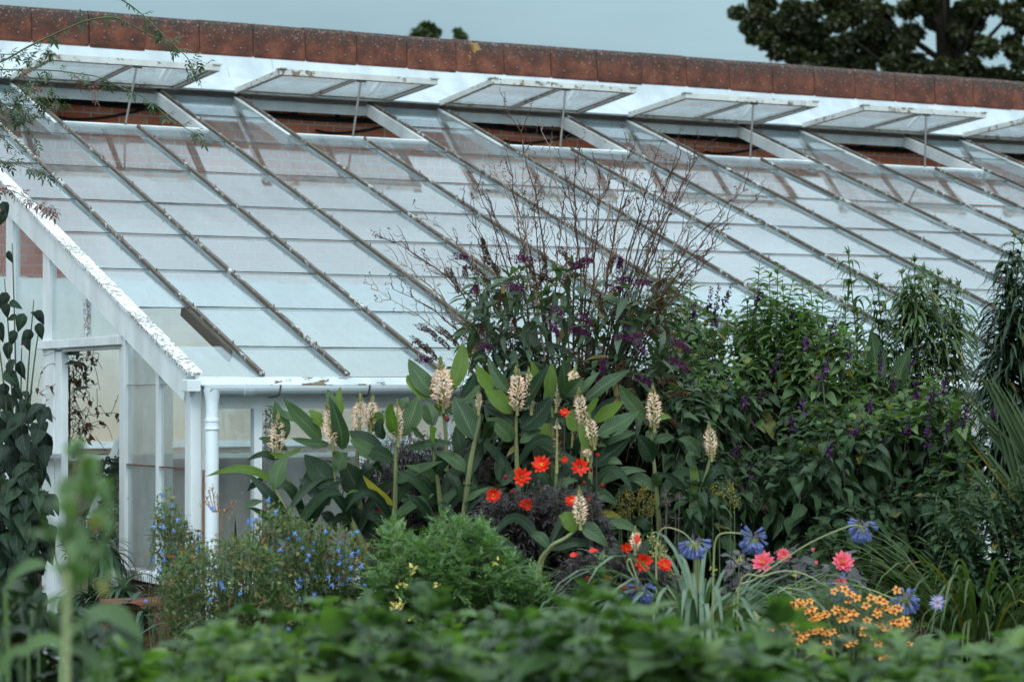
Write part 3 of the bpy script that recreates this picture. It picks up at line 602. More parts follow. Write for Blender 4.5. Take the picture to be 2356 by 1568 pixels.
# chain on the door post
g=G(); P=bez([atX(122,1250,GX-.06),atX(130,1290,GX-.06),atX(143,1320,GX-.05)],15)
for i in range(14):
    c=(P[i]+P[i+1])/2; t=nrm(P[i+1]-P[i]); s=nrm(np.cross(t,[1,0,0])) if i%2 else np.array([1.,0,0]); th2=np.linspace(0,2*math.pi,9)
    g.tube([c+t*.012*math.cos(q)+s*.006*math.sin(q) for q in th2],.002,4,caps=False)
gp(g,'chain',M_METAL)
# things by the greenhouse
b=at(262,1385,16.4); bp=np.array([b[0],b[1]])
o=G().box((bp[0],bp[1]-.05,0),(bp[0]+.33,bp[1]+.24,b[2]-.0)).build('brick_pier',M_BRICK,None,bevel=.012)
tag(o,'low weathered brick pier with lichen standing in front of the dwarf wall','brick pier')
p0=atY(222,1150,15.5);p1=atY(262,1040,15.8)
o=G().tube([p0+(p0-p1)*1.2,p1+(p1-p0)*.3],.022,4).build('leaning_plank',M_GREYWOOD,None); tag(o,'weathered plank leaning inside the open greenhouse doorway','plank')
pa=at(468,1080,15.9); o=G().tube([[pa[0],pa[1],0],pa],.0065,7).build('rusty_rod',M_RUST,None,smooth=True); tag(o,'thin rusty rod standing upright beside the white downpipe','rod')
# NO ENTRY sign inside, seen through the gable glass
c=atX(63,965,GX+.3); sg=thing('warning_sign','small white sign lettered NO ENTRY half hidden behind the climbing shrub','sign',tuple(c))
pw,ph=.26,.17
g=G(); g.box((c[0],c[1]-.13,c[2]-ph/2),(c[0]+.006,c[1]+.13,c[2]+ph/2)); g.build('sign_board',M_PVC,sg)
tx=bpy.data.curves.new('lettering','FONT'); tx.body='NO ENTRY'; tx.size=.047; tx.align_x='CENTER'; tx.extrude=.0006
to=bpy.data.objects.new('lettering',tx); COL.objects.link(to); to.parent=sg; to.location=(-.003,0,.0); to.rotation_euler=(math.radians(90),0,math.radians(-90)); tx.materials.append(M_BLACK)
dg=bpy.context.evaluated_depsgraph_get(); me=bpy.data.meshes.new_from_object(to.evaluated_get(dg)); lo=bpy.data.objects.new('lettering',me); COL.objects.link(lo); lo.parent=sg; lo.location=to.location; lo.rotation_euler=to.rotation_euler; bpy.data.objects.remove(to)
# ================================================================== GINGER LILIES
M_GL=leafm((.045,.082,.038),(.092,.150,.066),.36,.24,spec=.5,yel=False,mid=(.13,.19,.07),vein=90,edge=(.12,.16,.04))
M_GB=leafm((.095,.165,.030),(.15,.23,.045),.45,.35,mid=(.16,.24,.08),vein=90,edge=(.22,.24,.07))  # bright copy: backlit glow and paler undersides put into the leaf colour
M_GD=leafm((.013,.030,.014),(.028,.055,.024),.40,.15,yel=False,mid=(.06,.09,.04),vein=90)  # dark copy for deeper leaves, their shade put into the colour
M_CANE=flat((.13,.14,.055),.5,.4,.25)
M_SP=flat((.90,.74,.60),.6,.3,.15); M_SPO=flat((.72,.42,.25),.7,.3,.35); M_SPG=flat((.22,.22,.08),.6,.3,.3); M_SPB=flat((.20,.085,.05),.8,.2,.4)
def bigleaf(g,P,wpx,D,mi=0,roll=None,fold=.22,wave=.06,n=9):
    """broad leaf swept along a 3-D curve P; width in photo px"""
    C=bez(P,n); T=nrm(np.gradient(C,axis=0)); r=nrm(TOCAM*.9+UP*.55+RT*rng.normal()*.35+rv(1)[0]*.2) if roll is None else roll
    X=nrm(np.cross(T,r)); Nn=np.cross(X,T); t=np.linspace(0,1,n); w=wpx*mpp(D)*.70
    pr=np.sin(np.pi*np.clip(t**.78,0,1))**.75*(1-.12*t); pr[0]=.10; pr[-1]=.02
    ws=(w*pr)[:,None]; ph=rng.random()*6.28
    wv=wave*(np.sin(t*11+ph)[:,None]); wv2=wave*(np.sin(t*9+ph*2)[:,None])
    cols=[C-X*ws+Nn*ws*(fold+wv),C-X*ws*.5+Nn*ws*fold*.3,C,C+X*ws*.5+Nn*ws*fold*.3,C+X*ws+Nn*ws*(fold+wv2)]
    V=np.stack(cols,1).reshape(-1,3); uv=np.stack([np.tile([0,.25,.5,.75,1],n),np.repeat(t,5)],1)
    F=[[i*5+j,i*5+j+1,i*5+j+6,i*5+j+5] for i in range(n-1) for j in range(4)]
    g.add(V,np.array(F),mi,uv)
T_CAP=merge([xf(blob((.34,.34,1),5,6),np.eye(3)*.5,(0,0,.5)),xf(leaf_t(lance(.16),2,.3,.4),rx(math.radians(70)),(0,0,.6),1),xf(leaf_t(lance(.16),2,.3,.4),rz(2.2)@rx(math.radians(65)),(0,0,.55),1)])
T_BR=leaf_t(lance(.13),3,.4,.25)
def spike(name,parent,x0,y0,x1,y1,w,D,mode='ripe'):
    a=at(x0,y0,D);b=at(x1,y1,D-.01); ax=nrm(a-b); Lh=np.linalg.norm(a-b); R=w*mpp(D)*.5
    g=G(); g.tube([b-ax*.02,b+ax*Lh*1.0],[.008,.004],6,2)
    u=nrm(np.cross(ax,TOCAM)); v=np.cross(ax,u)
    n=int(Lh*R*(2600 if mode!='spent' else 4200)*3.6)+40
    i=np.arange(n); h=(i+.5)/n; th=i*2.39996+rng.normal(size=n)*.15
    env=np.clip(np.sin(np.pi*np.clip(h*.86+.10,0,1))**.45,.2,1)
    rad=(np.cos(th)[:,None]*u+np.sin(th)[:,None]*v)
    d=nrm(rad+ax*rng.uniform(.2,.9,n)[:,None]+rv(n)*.12)
    pos=b+ax*(h*Lh)[:,None]+rad*(R*env*.58)[:,None]
    Z=d; X=nrm(np.cross(Z,rv(n))); Y=np.cross(Z,X); sc=(R*env*.56*rng.uniform(.7,1.05,n)+.004)
    Mx=np.stack([X,Y,Z],-1)*sc[:,None,None]*np.array([1,1,1.])
    if mode=='spent':
        g.inst(T_BR,pos,orient(d,nrm(ax+rv(n)*.5),R*env*1.1*rng.uniform(.5,1,n)),3)
        k=max(4,n//9); g.inst(T_CAP,pos[-k:],Mx[-k:],0)
    else:
        k=int(n*rng.uniform(.03,.33)); g.inst(T_CAP,pos[k:],Mx[k:],0); g.inst(T_CAP,pos[:k],Mx[:k]*.85,1)
    m=46 if mode!='spent' else 14; th=rng.random(m)*6.28; hh=rng.random(m)
    rad=(np.cos(th)[:,None]*u+np.sin(th)[:,None]*v)*((1-hh)*.5)[:,None]
    tl=R*1.4 if mode!='green' else R*2.0
    g.inst(T_BR,a+ax*(hh*tl*.8)[:,None]-ax*R*.2+rad*R*.5,orient(nrm(ax+rad*1.1),nrm(rad+rv(m)*.2),R*rng.uniform(.6,1.0,m)),4)
    m=n//3; th=rng.random(m)*6.28; h=rng.random(m); rad=(np.cos(th)[:,None]*u+np.sin(th)[:,None]*v)
    g.inst(T_BR,b+ax*(h*Lh)[:,None]+rad*R*.5,orient(nrm(rad+ax*.8),nrm(ax-rad*.2),R*rng.uniform(.5,.85,m)),1 if mode!='green' else 4)
    return g.build(name,[M_SP,M_SPO,M_SPG,M_SPB,M_SPG],parent)
GIN=[ # stem polylines (photo px), depth, spikes, label
 dict(s=[(636,1044),(645,1078),(672,1120),(705,1200),(725,1260)],D=15.6,sp=[(639,969,636,1044,31,'ripe')],l='ginger lily with cream flower spike leaning left against the greenhouse front window'),
 dict(s=[(622,1105),(640,1140),(662,1190),(690,1260)],D=15.3,sp=[],l='flowerless ginger lily cane sending one long leaf across the white downpipe'),
 dict(s=[(767,1030),(773,1114),(788,1165),(815,1215),(840,1290)],D=15.5,sp=[(755,945,766,1028,32,'ripe')],l='ginger lily with tall cream spike pressed beside a dark upright leaf below the gutter'),
 dict(s=[(829,992),(822,1040),(822,1110),(828,1180),(836,1260)],D=15.7,sp=[(829,925,827,992,31,'ripe'),(857,926,853,988,25,'ripe')],l='ginger lily carrying two cream spikes side by side under the gutter'),
 dict(s=[(913,1010),(910,1060),(909,1130),(904,1215),(902,1280)],D=15.3,sp=[(914,935,916,1018,22,'ripe')],l='ginger lily with slim half hidden spike between two broad upright leaves'),
 dict(s=[(1020,945),(1026,1016),(1026,1090),(1020,1180),(1015,1260)],D=15.6,sp=[(1015,850,1020,940,43,'ripe')],l='ginger lily with the fattest cream spike rising over the gutter end'),
 dict(s=[(995,1020),(1000,1060),(1009,1130),(1013,1190),(1014,1260)],D=15.3,sp=[],l='flowerless ginger lily cane with folded bright leaf above the green rue shrub'),
 dict(s=[(1101,945),(1101,975),(1082,1060),(1066,1180),(1060,1260)],D=15.2,sp=[(1102,906,1101,945,12,'green')],l='pale slanting ginger lily cane with a small green bud spike'),
 dict(s=[(1188,948),(1187,1010),(1189,1090),(1190,1200)],D=15.5,sp=[(1190,865,1190,946,36,'ripe'),(1217,860,1222,945,18,'green')],l='ginger lily with cream spike and green side spike above the red dahlias'),
 dict(s=[(1270,930),(1272,990),(1272,1080),(1270,1190)],D=15.8,sp=[(1291,872,1280,940,14,'green')],l='ginger lily of dark crossed leaves with an unopened green spike'),
 dict(s=[(1281,1075),(1278,1130),(1275,1210)],D=15.1,sp=[(1282,978,1281,1078,22,'spent')],l='ginger lily with a long spent brown spike above the red dahlias'),
 dict(s=[(1322,890),(1330,960),(1330,1005),(1316,1053),(1300,1140)],D=15.7,sp=[(1322,855,1315,888,22,'ripe'),(1318,995,1316,1020,14,'spent')],l='ginger lily with its spike nearly covered by a rounded upright leaf'),
 dict(s=[(1342,980),(1340,1030),(1335,1100),(1330,1180)],D=15.4,sp=[(1333,910,1343,982,27,'ripe')],l='ginger lily with cream spike beside a single orange red dahlia bloom'),
 dict(s=[(1362,1022),(1360,1060),(1356,1110),(1352,1200)],D=15.2,sp=[(1357,966,1367,1025,25,'ripe'),(1350,1035,1352,1052,16,'ripe')],l='ginger lily with cream spike wrapped by a bright folded leaf'),
 dict(s=[(1497,985),(1505,1073),(1512,1170),(1516,1260)],D=15.5,sp=[(1503,905,1506,985,30,'ripe')],l='ginger lily with cream spike standing before the dark salvia bush'),
 dict(s=[(1635,1050),(1625,1090),(1605,1160),(1600,1260)],D=15.4,sp=[(1633,988,1637,1052,26,'ripe')],l='rightmost ginger lily with small cream spike among the salvia leaves'),
 dict(s=[(1333,1212),(1300,1238),(1262,1262),(1235,1330)],D=14.2,sp=[(1333,1140,1335,1208,28,'ripe')],l='low leaning ginger lily with cream and green spike lying over the dark dahlia leaves'),
 dict(s=[(1461,1268),(1458,1310),(1455,1380)],D=14.0,sp=[(1462,1226,1461,1266,22,'ripe')],l='short ginger lily spike between the red dahlias and the pale yellow goldenrod'),
]
LV=[l.split(',') for l in """657,1010,645,967,632,921,29,0;682,969,650,950,610,932,16,0;740,1010,697,968,651,917,31,0;742,979,728,960,711,942,24,1;785,1032,783,985,757,911,31,0
785,959,780,925,783,889,19,1;768,940,761,918,753,894,16,0;662,1036,625,1015,595,1008,15,0;694,1029,657,1048,619,1040,15,1;633,1058,605,1045,568,1060,16,2;759,1022,716,1020,670,1007,20,0
622,1107,563,1079,472,1096,17,1;634,1124,640,1083,662,1050,31,0;605,1102,588,1112,569,1129,15,2;605,1151,583,1157,557,1170,16,0;768,1132,735,1085,700,1045,42,2;757,1161,728,1130,687,1100,36,2
779,1083,783,1060,800,1040,28,0;768,1040,783,1048,806,1056,14,1;827,1131,810,1100,790,1060,48,2;812,1170,815,1150,838,1135,30,2;801,1135,820,1134,838,1138,14,1;822,1205,822,1185,835,1170,28,2;880,1040,840,1015,803,990,34,2;870,1055,835,1030,805,1010,30,0
848,988,868,965,862,948,30,1;911,1004,902,962,903,924,31,1;926,1003,950,955,962,909,38,0;930,940,930,925,940,912,18,0;1000,910,967,871,940,825,34,0;988,919,955,885,938,862,28,1;995,980,990,945,978,922,26,0
1003,955,1008,935,1010,918,18,1;1041,895,1060,840,1064,786,31,1;1061,915,1082,885,1092,856,20,2;1133,895,1113,870,1097,838,24,1;1172,900,1145,868,1122,823,24,0;1176,950,1145,918,1115,898,32,1;1014,955,1058,930,1102,921,16,0
1092,1010,1066,955,1045,912,40,0;1180,978,1147,948,1105,930,34,2;1177,1014,1155,985,1119,962,32,0;1000,1020,995,1000,988,978,28,1;937,1033,990,1020,1045,1018,18,0;978,1012,960,998,945,982,22,0;1000,978,986,950,978,930,28,0
1060,1040,1055,1010,1048,985,26,2;1060,925,1085,905,1105,885,22,0;1196,940,1232,890,1263,836,28,2;1266,925,1266,875,1270,834,24,1;1236,885,1230,855,1221,828,16,1;1198,985,1237,955,1268,911,40,2;1297,921,1299,873,1295,824,28,0
1300,911,1322,890,1342,868,34,0;1338,905,1358,875,1380,855,14,0;1345,923,1398,882,1449,850,28,0;1347,962,1364,933,1379,916,18,1;1364,969,1403,945,1436,922,24,1;1374,1000,1423,976,1471,944,34,0;1376,1027,1424,1003,1463,995,20,0
1362,1072,1406,1041,1450,1007,28,2;1487,964,1452,928,1424,884,32,0;1492,970,1520,957,1545,962,20,1;1506,1017,1528,1007,1552,1005,18,0;1502,1061,1485,1027,1465,1000,32,2;1331,991,1318,968,1318,940,32,1;1364,1037,1350,1007,1335,975,30,1
1270,1007,1257,985,1260,957,28,1;1196,1017,1222,1002,1246,988,18,0;1266,1055,1252,1027,1242,1007,14,0;1381,1116,1432,1085,1488,1084,20,0;1507,1130,1473,1102,1443,1106,24,0;1514,1118,1515,1100,1528,1090,24,0;1350,1123,1382,1135,1421,1160,26,0
1335,1212,1365,1225,1400,1260,30,0;1346,1200,1388,1181,1432,1192,18,1;1365,1216,1419,1203,1480,1232,24,0;1316,1224,1308,1195,1285,1187,28,1;1262,1262,1240,1233,1215,1232,20,0;1265,1265,1315,1248,1365,1255,26,2;1596,1142,1597,1090,1585,1035,16,1
1605,1150,1605,1175,1608,1198,30,0;1535,1170,1540,1190,1545,1212,26,2;1612,1052,1590,1020,1560,1010,24,0;1600,1075,1590,1050,1610,1035,20,0;907,1162,865,1129,835,1093,16,1;910,1183,955,1159,999,1135,24,0;904,1055,865,1040,820,1024,28,2
913,1110,955,1084,1017,1060,22,0;1071,1084,1041,1054,1002,1042,24,0;1014,1165,1038,1138,1062,1117,16,0;1065,1113,1086,1112,1103,1128,16,0;1150,1110,1150,1070,1143,1030,20,2;1068,1156,1092,1138,1125,1120,14,0;999,1108,980,1085,930,1070,20,0
830,1245,850,1215,875,1195,28,2;1395,1070,1410,1060,1432,1068,18,0;690,1190,672,1200,650,1190,18,2;740,1180,760,1195,775,1225,22,2;1030,1090,1050,1100,1062,1130,20,2;1186,1080,1170,1100,1150,1120,20,2;1280,1130,1300,1110,1330,1105,20,0
1512,1170,1530,1150,1560,1150,20,2;1000,1090,1020,1060,1050,1040,24,2;905,1200,880,1190,850,1200,22,2;1190,1150,1215,1130,1235,1100,24,2;1275,1160,1250,1150,1230,1160,22,2;880,1010,875,985,880,960,24,2;1110,1010,1120,985,1140,970,26,2""".replace('\n',';').split(';')]
leafof=[[] for _ in GIN]
for a in LV:
    a=[float(q) for q in a]; best=min(range(len(GIN)),key=lambda i:min(math.hypot(a[0]-x,(a[1]-y)*.55) for x,y in bez([(*p,0) for p in GIN[i]['s']],12)[:,:2]))
    leafof[best].append(a)
for i,d in enumerate(GIN):
    D=d['D']; b=d['s'][-1]; base=gbase(b[0],D)
    t=thing('ginger_lily',d['l'],'ginger lily',tuple(base),'ginger lilies in the border')
    P=[at(x,y,D) for x,y in d['s']]+[np.array([base[0],base[1],base[2]])]
    g=G(); C=bez(P,22); g.tube(C,np.linspace(.0075,.013,22),8); C2=C+np.array([.016,-.008,0])*np.linspace(0,1,22)[:,None]; g.tube(C2[3:],np.linspace(.005,.010,19),6)
    g.build('stem',M_CANE,t,smooth=True)
    g=G()
    for a in leafof[i]:
        dz=rng.uniform(-.16,.10)
        PP=[at(a[0],a[1],D-.01),at(a[2],a[3],D+dz*.5-.02),at(a[4],a[5],D+dz)]
        bigleaf(g,PP,a[6],D,int(a[7]),wave=.16)
    # lower leaves hidden in the border and a few extra on the cane
    for k in range(4):
        q=C[min(21,10+2*k)]; s=(-1)**k*(.35+.5*rng.random()); ln=.30
        bigleaf(g,[q,q+RT*s*ln*.5+UP*.15+TOCAM*rng.uniform(-.15,.15),q+RT*s*ln+UP*rng.uniform(.02,.26)+TOCAM*rng.uniform(-.2,.2)],19,D,2)
    g.build('foliage',[M_GL,M_GB,M_GD],t,smooth=True)
    for s in d['sp']: spike('flower_spike',t,*s[:5],D-.02,s[5])
# ================================================================== DAHLIAS
M_RED=leafm((.66,.014,.005),(.80,.045,.010),.5,.25,spec=.3); M_DRED=leafm((.16,.006,.008),(.25,.012,.012),.6,.2); M_PINK=leafm((.74,.07,.15),(.86,.20,.29),.5,.3,spec=.3,edge=(.95,.55,.55))
M_EYE=flat((.65,.30,.04),.8,.2,.4); M_EYED=flat((.045,.02,.01),.8,.2,.4)
M_DARKLEAF=leafm((.024,.016,.017),(.060,.048,.048),.40,.08,mid=(.06,.05,.05))
M_MAUVE=leafm((.045,.040,.045),(.10,.09,.095),.45,.12,mid=(.11,.09,.09))
T_PET=leaf_t(lambda t:.235*math.sin(math.pi*min(1,t**.8))**.6*(.55+.45*t)+.01,4,.22,-.18)
def flower(name,parent,c,diam,mats,npet=9,layers=2,face=None,eye=.16,close=.15,pt=T_PET):
    f=nrm(TOCAM+UP*.35+rv(1)[0]*.28) if face is None else nrm(face)
    u=nrm(np.cross(f,rv(1)[0])); v=np.cross(f,u); g=G()
    for l in range(layers):
        n=npet; th=np.arange(n)*2*math.pi/n+l*math.pi/n+rng.normal(size=n)*.08
        rad=np.cos(th)[:,None]*u+np.sin(th)[:,None]*v; el=close+l*.32+rng.normal(size=n)*.10
        d=rad*np.cos(el)[:,None]+f*np.sin(el)[:,None]
        g.inst(pt,c+rad*diam*.03,orient(d,nrm(f*np.cos(el)[:,None]-rad*np.sin(el)[:,None]),diam*.5*(1-.2*l)*rng.uniform(.86,1.05,n)),0)
    g.inst(blob((eye*.5,eye*.5,eye*.3),6,9),[c+f*diam*.03],np.stack([u,v,f],-1)[None]*diam,1)
    m=26; th=rng.random(m)*6.28; r=np.sqrt(rng.random(m))*eye*.55*diam
    g.inst(blob((.022,.022,.05),4,5),c+(np.cos(th)*r)[:,None]*u+(np.sin(th)*r)[:,None]*v+f*diam*.13*eye*2,np.repeat((np.stack([u,v,f],-1)*diam)[None],m,0),2)
    return g.build(name,mats,parent,smooth=True)
def bud(name,parent,c,r,m): 
    g=G(); g.inst(blob((r,r,r*1.25),7,9),[c],np.eye(3)[None]); return g.build(name,m,parent,smooth=True)
def darkbush(name,label,cat,polys,D,th,n,L0,mats,flowers,stalkm,base,wide=1.,tmpl=T_CUT,pairs=4,sp=.42):
    t=thing(name,label,cat,tuple(base)); g=G()
    xy=np.vstack([psample(p,int(n*f)) for p,f in polys]); P=ats(xy,D+th*(rng.random(len(xy))-.35))
    shoots(g,P,tmpl,L0*rng.uniform(.7,1.2,len(P)),pairs,L0*sp,stem=.0025,wide=wide,elev=(.6,-.35))
    g.build('foliage',mats,t,smooth=True)
    g=G(); q=P[rng.choice(len(P),min(26,len(P)),replace=False)]; stems_to(g,base,q,.007)
    for f in flowers: c=at(f[0],f[1],D-.12); stems_to(g,c*.5+base*.5+np.array([0,0,.1]),[c],.0028,.04)
    g.build('stem',stalkm,t,smooth=True); return t
RM=[M_RED,M_EYE,M_EYED]; RM2=[M_RED,M_EYED,M_EYE]
D=14.5
fl=[(1200,1097,47,1),(1246,1069,45,2),(1334,1073,44,1),(1135,1139,36,2),(1211,1160,31,2),(1299,1057,17,2),(1315,1152,30,2)]
t=darkbush('dahlia','bushy dark leaved dahlia with seven orange red blooms in front of the ginger lilies','dahlia',[([(1085,1190),(1120,1130),(1200,1110),(1280,1120),(1370,1110),(1400,1200),(1360,1300),(1280,1370),(1180,1320),(1110,1290)],1.)],D,.45,420,.075,[M_DARKLEAF,M_STEMD],fl,M_STEMD,gbase(1240,14.6))
for x,y,dm,k in fl: flower('bloom',t,at(x,y,D-.14),dm*mpp(D)*1.06,RM if k==1 else RM2,9 if k==1 else 11)
for x,y in ((1344,1111),(1360,1079),(1163,1097),(1178,1131),(1386,1116)): bud('bud',t,at(x,y,D-.1),.009,M_DRED)
flower('bloom',t,at(1354,1147,D-.1),.03,RM2,6,1)
D=15.3
fl=[(924,938,14,2)]
t=darkbush('dahlia','tall dark leaved dahlia crowded behind the ginger lily canes with a small dark red bloom','dahlia',[([(800,1060),(880,1000),(960,990),(1080,1010),(1130,1060),(1120,1200),(980,1230),(850,1230)],1.)],16.0,.5,330,.075,[M_DARKLEAF,M_STEMD],[],M_STEMD,gbase(960,16))
flower('bloom',t,at(924,938,15.9),.035,[M_DRED,M_EYED,M_EYED],9); bud('bud',t,at(1029,963,15.2),.011,M_DRED); flower('bloom',t,at(972,1015,15.6),.045,RM,9,1,UP)
flower('bloom',t,at(873,1174,15.6),.03,RM,8,1); 
t=thing('dahlia','lone dahlia stem with one vivid red orange bloom high between the ginger leaves','dahlia',tuple(gbase(1299,15.3)))
g=G(); c=at(1299,950,15.2); g.tube(bez([gbase(1299,15.3),gbase(1296,15.3)*.5+c*.5,c],10),.003,6); g.build('stem',M_STEMD,t); flower('bloom',t,c,.056,RM2,8,2)
t=thing('dahlia','small dahlia stem with a half opened red bloom beside a folded ginger leaf','dahlia',tuple(gbase(1373,14.9)))
g=G(); c=at(1373,1047,14.8); g.tube(bez([gbase(1373,14.9),gbase(1370,14.9)*.5+c*.5,c],10),.003,6); g.build('stem',M_STEMD,t); flower('bloom',t,c,.035,RM2,6,2,close=.9)
D=13.9
fl=[(1441,1260,36,3),(1479,1293,44,1),(1529,1300,36,2),(1395,1334,28,2),(1435,1353,24,2)]
t=darkbush('dahlia','dark leaved dahlia with a cluster of scarlet blooms above the blue agapanthus head','dahlia',[([(1290,1280),(1380,1260),(1470,1270),(1540,1300),(1530,1370),(1440,1420),(1330,1420),(1280,1350)],1.)],D,.4,250,.07,[M_DARKLEAF,M_STEMD],fl,M_STEMD,gbase(1420,14))
for x,y,dm,k in fl: flower('bloom',t,at(x,y,D-.16),dm*mpp(D)*1.1,RM if k==1 else RM2,9 if k<3 else 6,2,close=.15 if k<3 else .7)
for x,y,a in ((1310,1278,.3),(1354,1267,.2),(1345,1328,-.2),(1465,1250,1.5),(1450,1350,0)):
    g=G(); g.inst(leaf_t(lance(.28),4,.2,.2),[at(x,y,D-.1)],orient(np.array([RT*math.cos(a)+UP*math.sin(a)]),np.array([nrm(UP+TOCAM)]),.045)); g.build('fallen_petal',M_RED,t,smooth=True)
D=14.2
fl=[(1755,1293,52,0),(1939,1293,52,0),(1803,1276,34,0),(1935,1345,36,0)]
t=darkbush('dahlia','dahlia with mauve grey leaves and large salmon pink blooms below the salvia bush','dahlia',[([(1640,1290),(1720,1270),(1830,1260),(1950,1280),(1990,1330),(1950,1400),(1800,1370),(1680,1380)],1.)],D,.35,75,.10,[M_MAUVE,M_STEMD],fl,M_STEMD,gbase(1830,14.3),tmpl=T_OV2,pairs=3,sp=.5)
PM=[M_PINK,M_DRED,M_EYE]
for x,y,dm,k in fl: flower('bloom',t,at(x,y,D-.2),dm*mpp(D)*1.08,PM,12,3,eye=.14,close=.1)
for x,y in ((1870,1270),(1878,1300)): flower('bud',t,at(x,y,D-.1),.045,[M_PINK,M_DRED,M_DRED],7,2,UP,close=1.0)
# ================================================================== RUE, BLUE FLOWERS, GRASSES, BORDER PLANTS
M_RUE=leafm((.070,.145,.045),(.13,.23,.075),.5,.3,spec=.4); M_YEL=leafm((.62,.45,.10),(.75,.60,.25),.6,.3)
t=thing('rue_shrub','mound of soft mid green rue like foliage with tiny rounded leaflets','shrub',tuple(gbase(1060,14)))
g=G(); P1=[(860,1290),(880,1215),(915,1190),(955,1240),(1000,1215),(1010,1180),(1055,1185),(1100,1195),(1140,1210),(1150,1260),(1205,1290),(1250,1310),(1280,1360),(1310,1400),(1250,1450),(1000,1440),(900,1420),(850,1350)]
xy=psample(P1,620); dd=13.9-.28*np.sin(np.clip((xy[:,1]-1180)/260,0,1)*math.pi)+.5*rng.random(len(xy)); P=ats(xy,dd)
shoots(g,P,T_RUE,.078*rng.uniform(.7,1.2,len(P)),4,.022,stem=.0012,elev=(.9,.0)); 
for x,y in ((1380,1310),(1400,1345),(1340,1360)): 
    q=ats(np.array([[x,y]])+rng.normal(size=(9,2))*12,13.7); shoots(g,q,T_RUE,.06,3,.02,stem=.0012)
g.build('foliage',[M_RUE,M_STEM],t,smooth=True)
g=G(); stems_to(g,gbase(1060,14),P[::22],.005); g.build('stem',M_STEM,t)
g=G(); q=ats(np.vstack([rng.normal(size=(70,2))*[18,45]+[925,1390],rng.normal(size=(12,2))*[90,40]+[1000,1360]]),13.55); 
for i in range(0,len(q),6):
    k=q[i:i+1]+rng.normal(size=(5,3))*.006; g=G(); g.inst(T_SM,k,orient(rv(5)+UP*.4,rv(5),.020)); g.build('yellow_flower',M_YEL,t,smooth=True)
# --- blue commelina-like flowers
M_BLUE=leafm((.06,.14,.46),(.12,.25,.66),.5,.3,spec=.3); M_BLEAF=leafm((.055,.095,.026),(.10,.15,.045),.5,.25); M_CALYX=leafm((.10,.15,.055),(.16,.20,.09),.6,.3); M_BRN=leafm((.12,.05,.022),(.26,.13,.07),.7,.3)
T_B3=merge([xf(leaf_t(lambda t:.42*math.sin(math.pi*min(1,t**.85))**.5*(.4+.6*t)+.01,3,.1,.1),rz(a)) for a in (0,2.09,4.18,1.2)])
def bluepatch(label,poly,n,D,th,fls,base,lf=.05,bl=0,dense=1.):
    t=thing('blue_flowering_plant',label,'flowering plant',tuple(base)); g=G()
    xy=psample(poly,n); P=ats(xy,D+th*(rng.random(n)-.4))
    shoots(g,P,T_LA,lf*rng.uniform(.6,1.2,n),3,lf*.5,stem=.0014,whorl=2,elev=(1.,.3),wide=.9)
    m=n//1; q=ats(psample(poly,m),D+th*(rng.random(m)-.5)); g.inst(T_SM,q,orient(rv(m)+UP*.5,rv(m),.022*rng.uniform(.6,1.3,m)),2)
    m=n//3; q=ats(psample(poly,m),D+th*(rng.random(m)-.5)); g.inst(T_LA,q,orient(rv(m)+UP*-.3,rv(m),.045*rng.uniform(.6,1.3,m)),3)
    g.build('foliage',[M_BLEAF,M_STEM,M_CALYX,M_BRN],t,smooth=True)
    g=G(); stems_to(g,base,P[::5],.0030,.06,4); g.build('stem',M_STEM,t)
    for (x,y) in fls:
        c=at(x,y,D-.05-.2*rng.random()); f=nrm(TOCAM+UP*.4+rv(1)[0]*.45); u=nrm(np.cross(f,rv(1)[0])); v=np.cross(f,u); s=.0125*rng.uniform(.85,1.15)
        g=G(); g.inst(T_B3,[c],np.stack([u,v,f],-1)[None]*s); g.inst(blob((.2,.2,.3),4,6),[c+f*.002],np.stack([u,v,f],-1)[None]*s*.7,1); g.build('blue_flower',[M_BLUE,M_PVC],t,smooth=True)
z4=lambda l,ox,oy,s:[(ox+a/s,oy+b/s) for a,b in l]
fA=z4([(920,665),(1020,825),(770,915),(710,935),(715,1025),(650,960),(1285,1120),(1190,1180),(1335,1200),(1105,1255),(960,1325),(1085,1340),(1385,1315),(1545,1240),(1520,1340),(1555,1060),(1690,1090),(2115,1095),(2060,1110),(1880,1245),(1865,1345),(1940,1350),(1900,1420),(1440,1480),(1115,1470),(1110,1545),(1870,1530),(1975,1480),(1750,1475),(2310,1480),(1460,1410),(155,770)],460,1035,5.849)
fB=psample([(700,1260),(880,1270),(900,1380),(860,1440),(740,1460),(660,1400)],34); fC=psample([(440,1330),(700,1300),(720,1480),(520,1540),(440,1480)],17)
bluepatch('clump of small bright blue flowers with bristly calyces in front of the ginger lily canes',[(560,1230),(590,1180),(640,1150),(700,1190),(780,1210),(870,1250),(900,1350),(880,1440),(760,1480),(640,1440),(600,1330)],640,14.1,.5,[tuple(q) for q in fA]+[tuple(q) for q in fB],gbase(760,14.2))
fD=z4([(1085,310),(1160,380),(1425,395),(1075,400),(1100,455),(1195,475),(1235,515),(1035,520),(1170,545),(1100,520),(1340,575),(1080,690),(1105,740),(1040,740),(1115,805),(1080,810),(1330,955),(1190,965),(1410,860),(1300,625),(1325,665),(980,1015)],0,1033,2.926)
bluepatch('thin upright plant with blue flowers beside the front corner post of the greenhouse',[(355,1150),(385,1110),(420,1180),(460,1220),(480,1290),(450,1420),(380,1420),(352,1290)],230,14.6,.35,fD,gbase(410,14.7))
bluepatch('sprawling low plant with scattered blue flowers and brown stems near the brick pier',[(372,1310),(420,1260),(480,1235),(560,1225),(640,1270),(700,1400),(640,1520),(480,1540),(400,1500)],640,13.7,.5,[tuple(q) for q in fC],gbase(520,13.8))
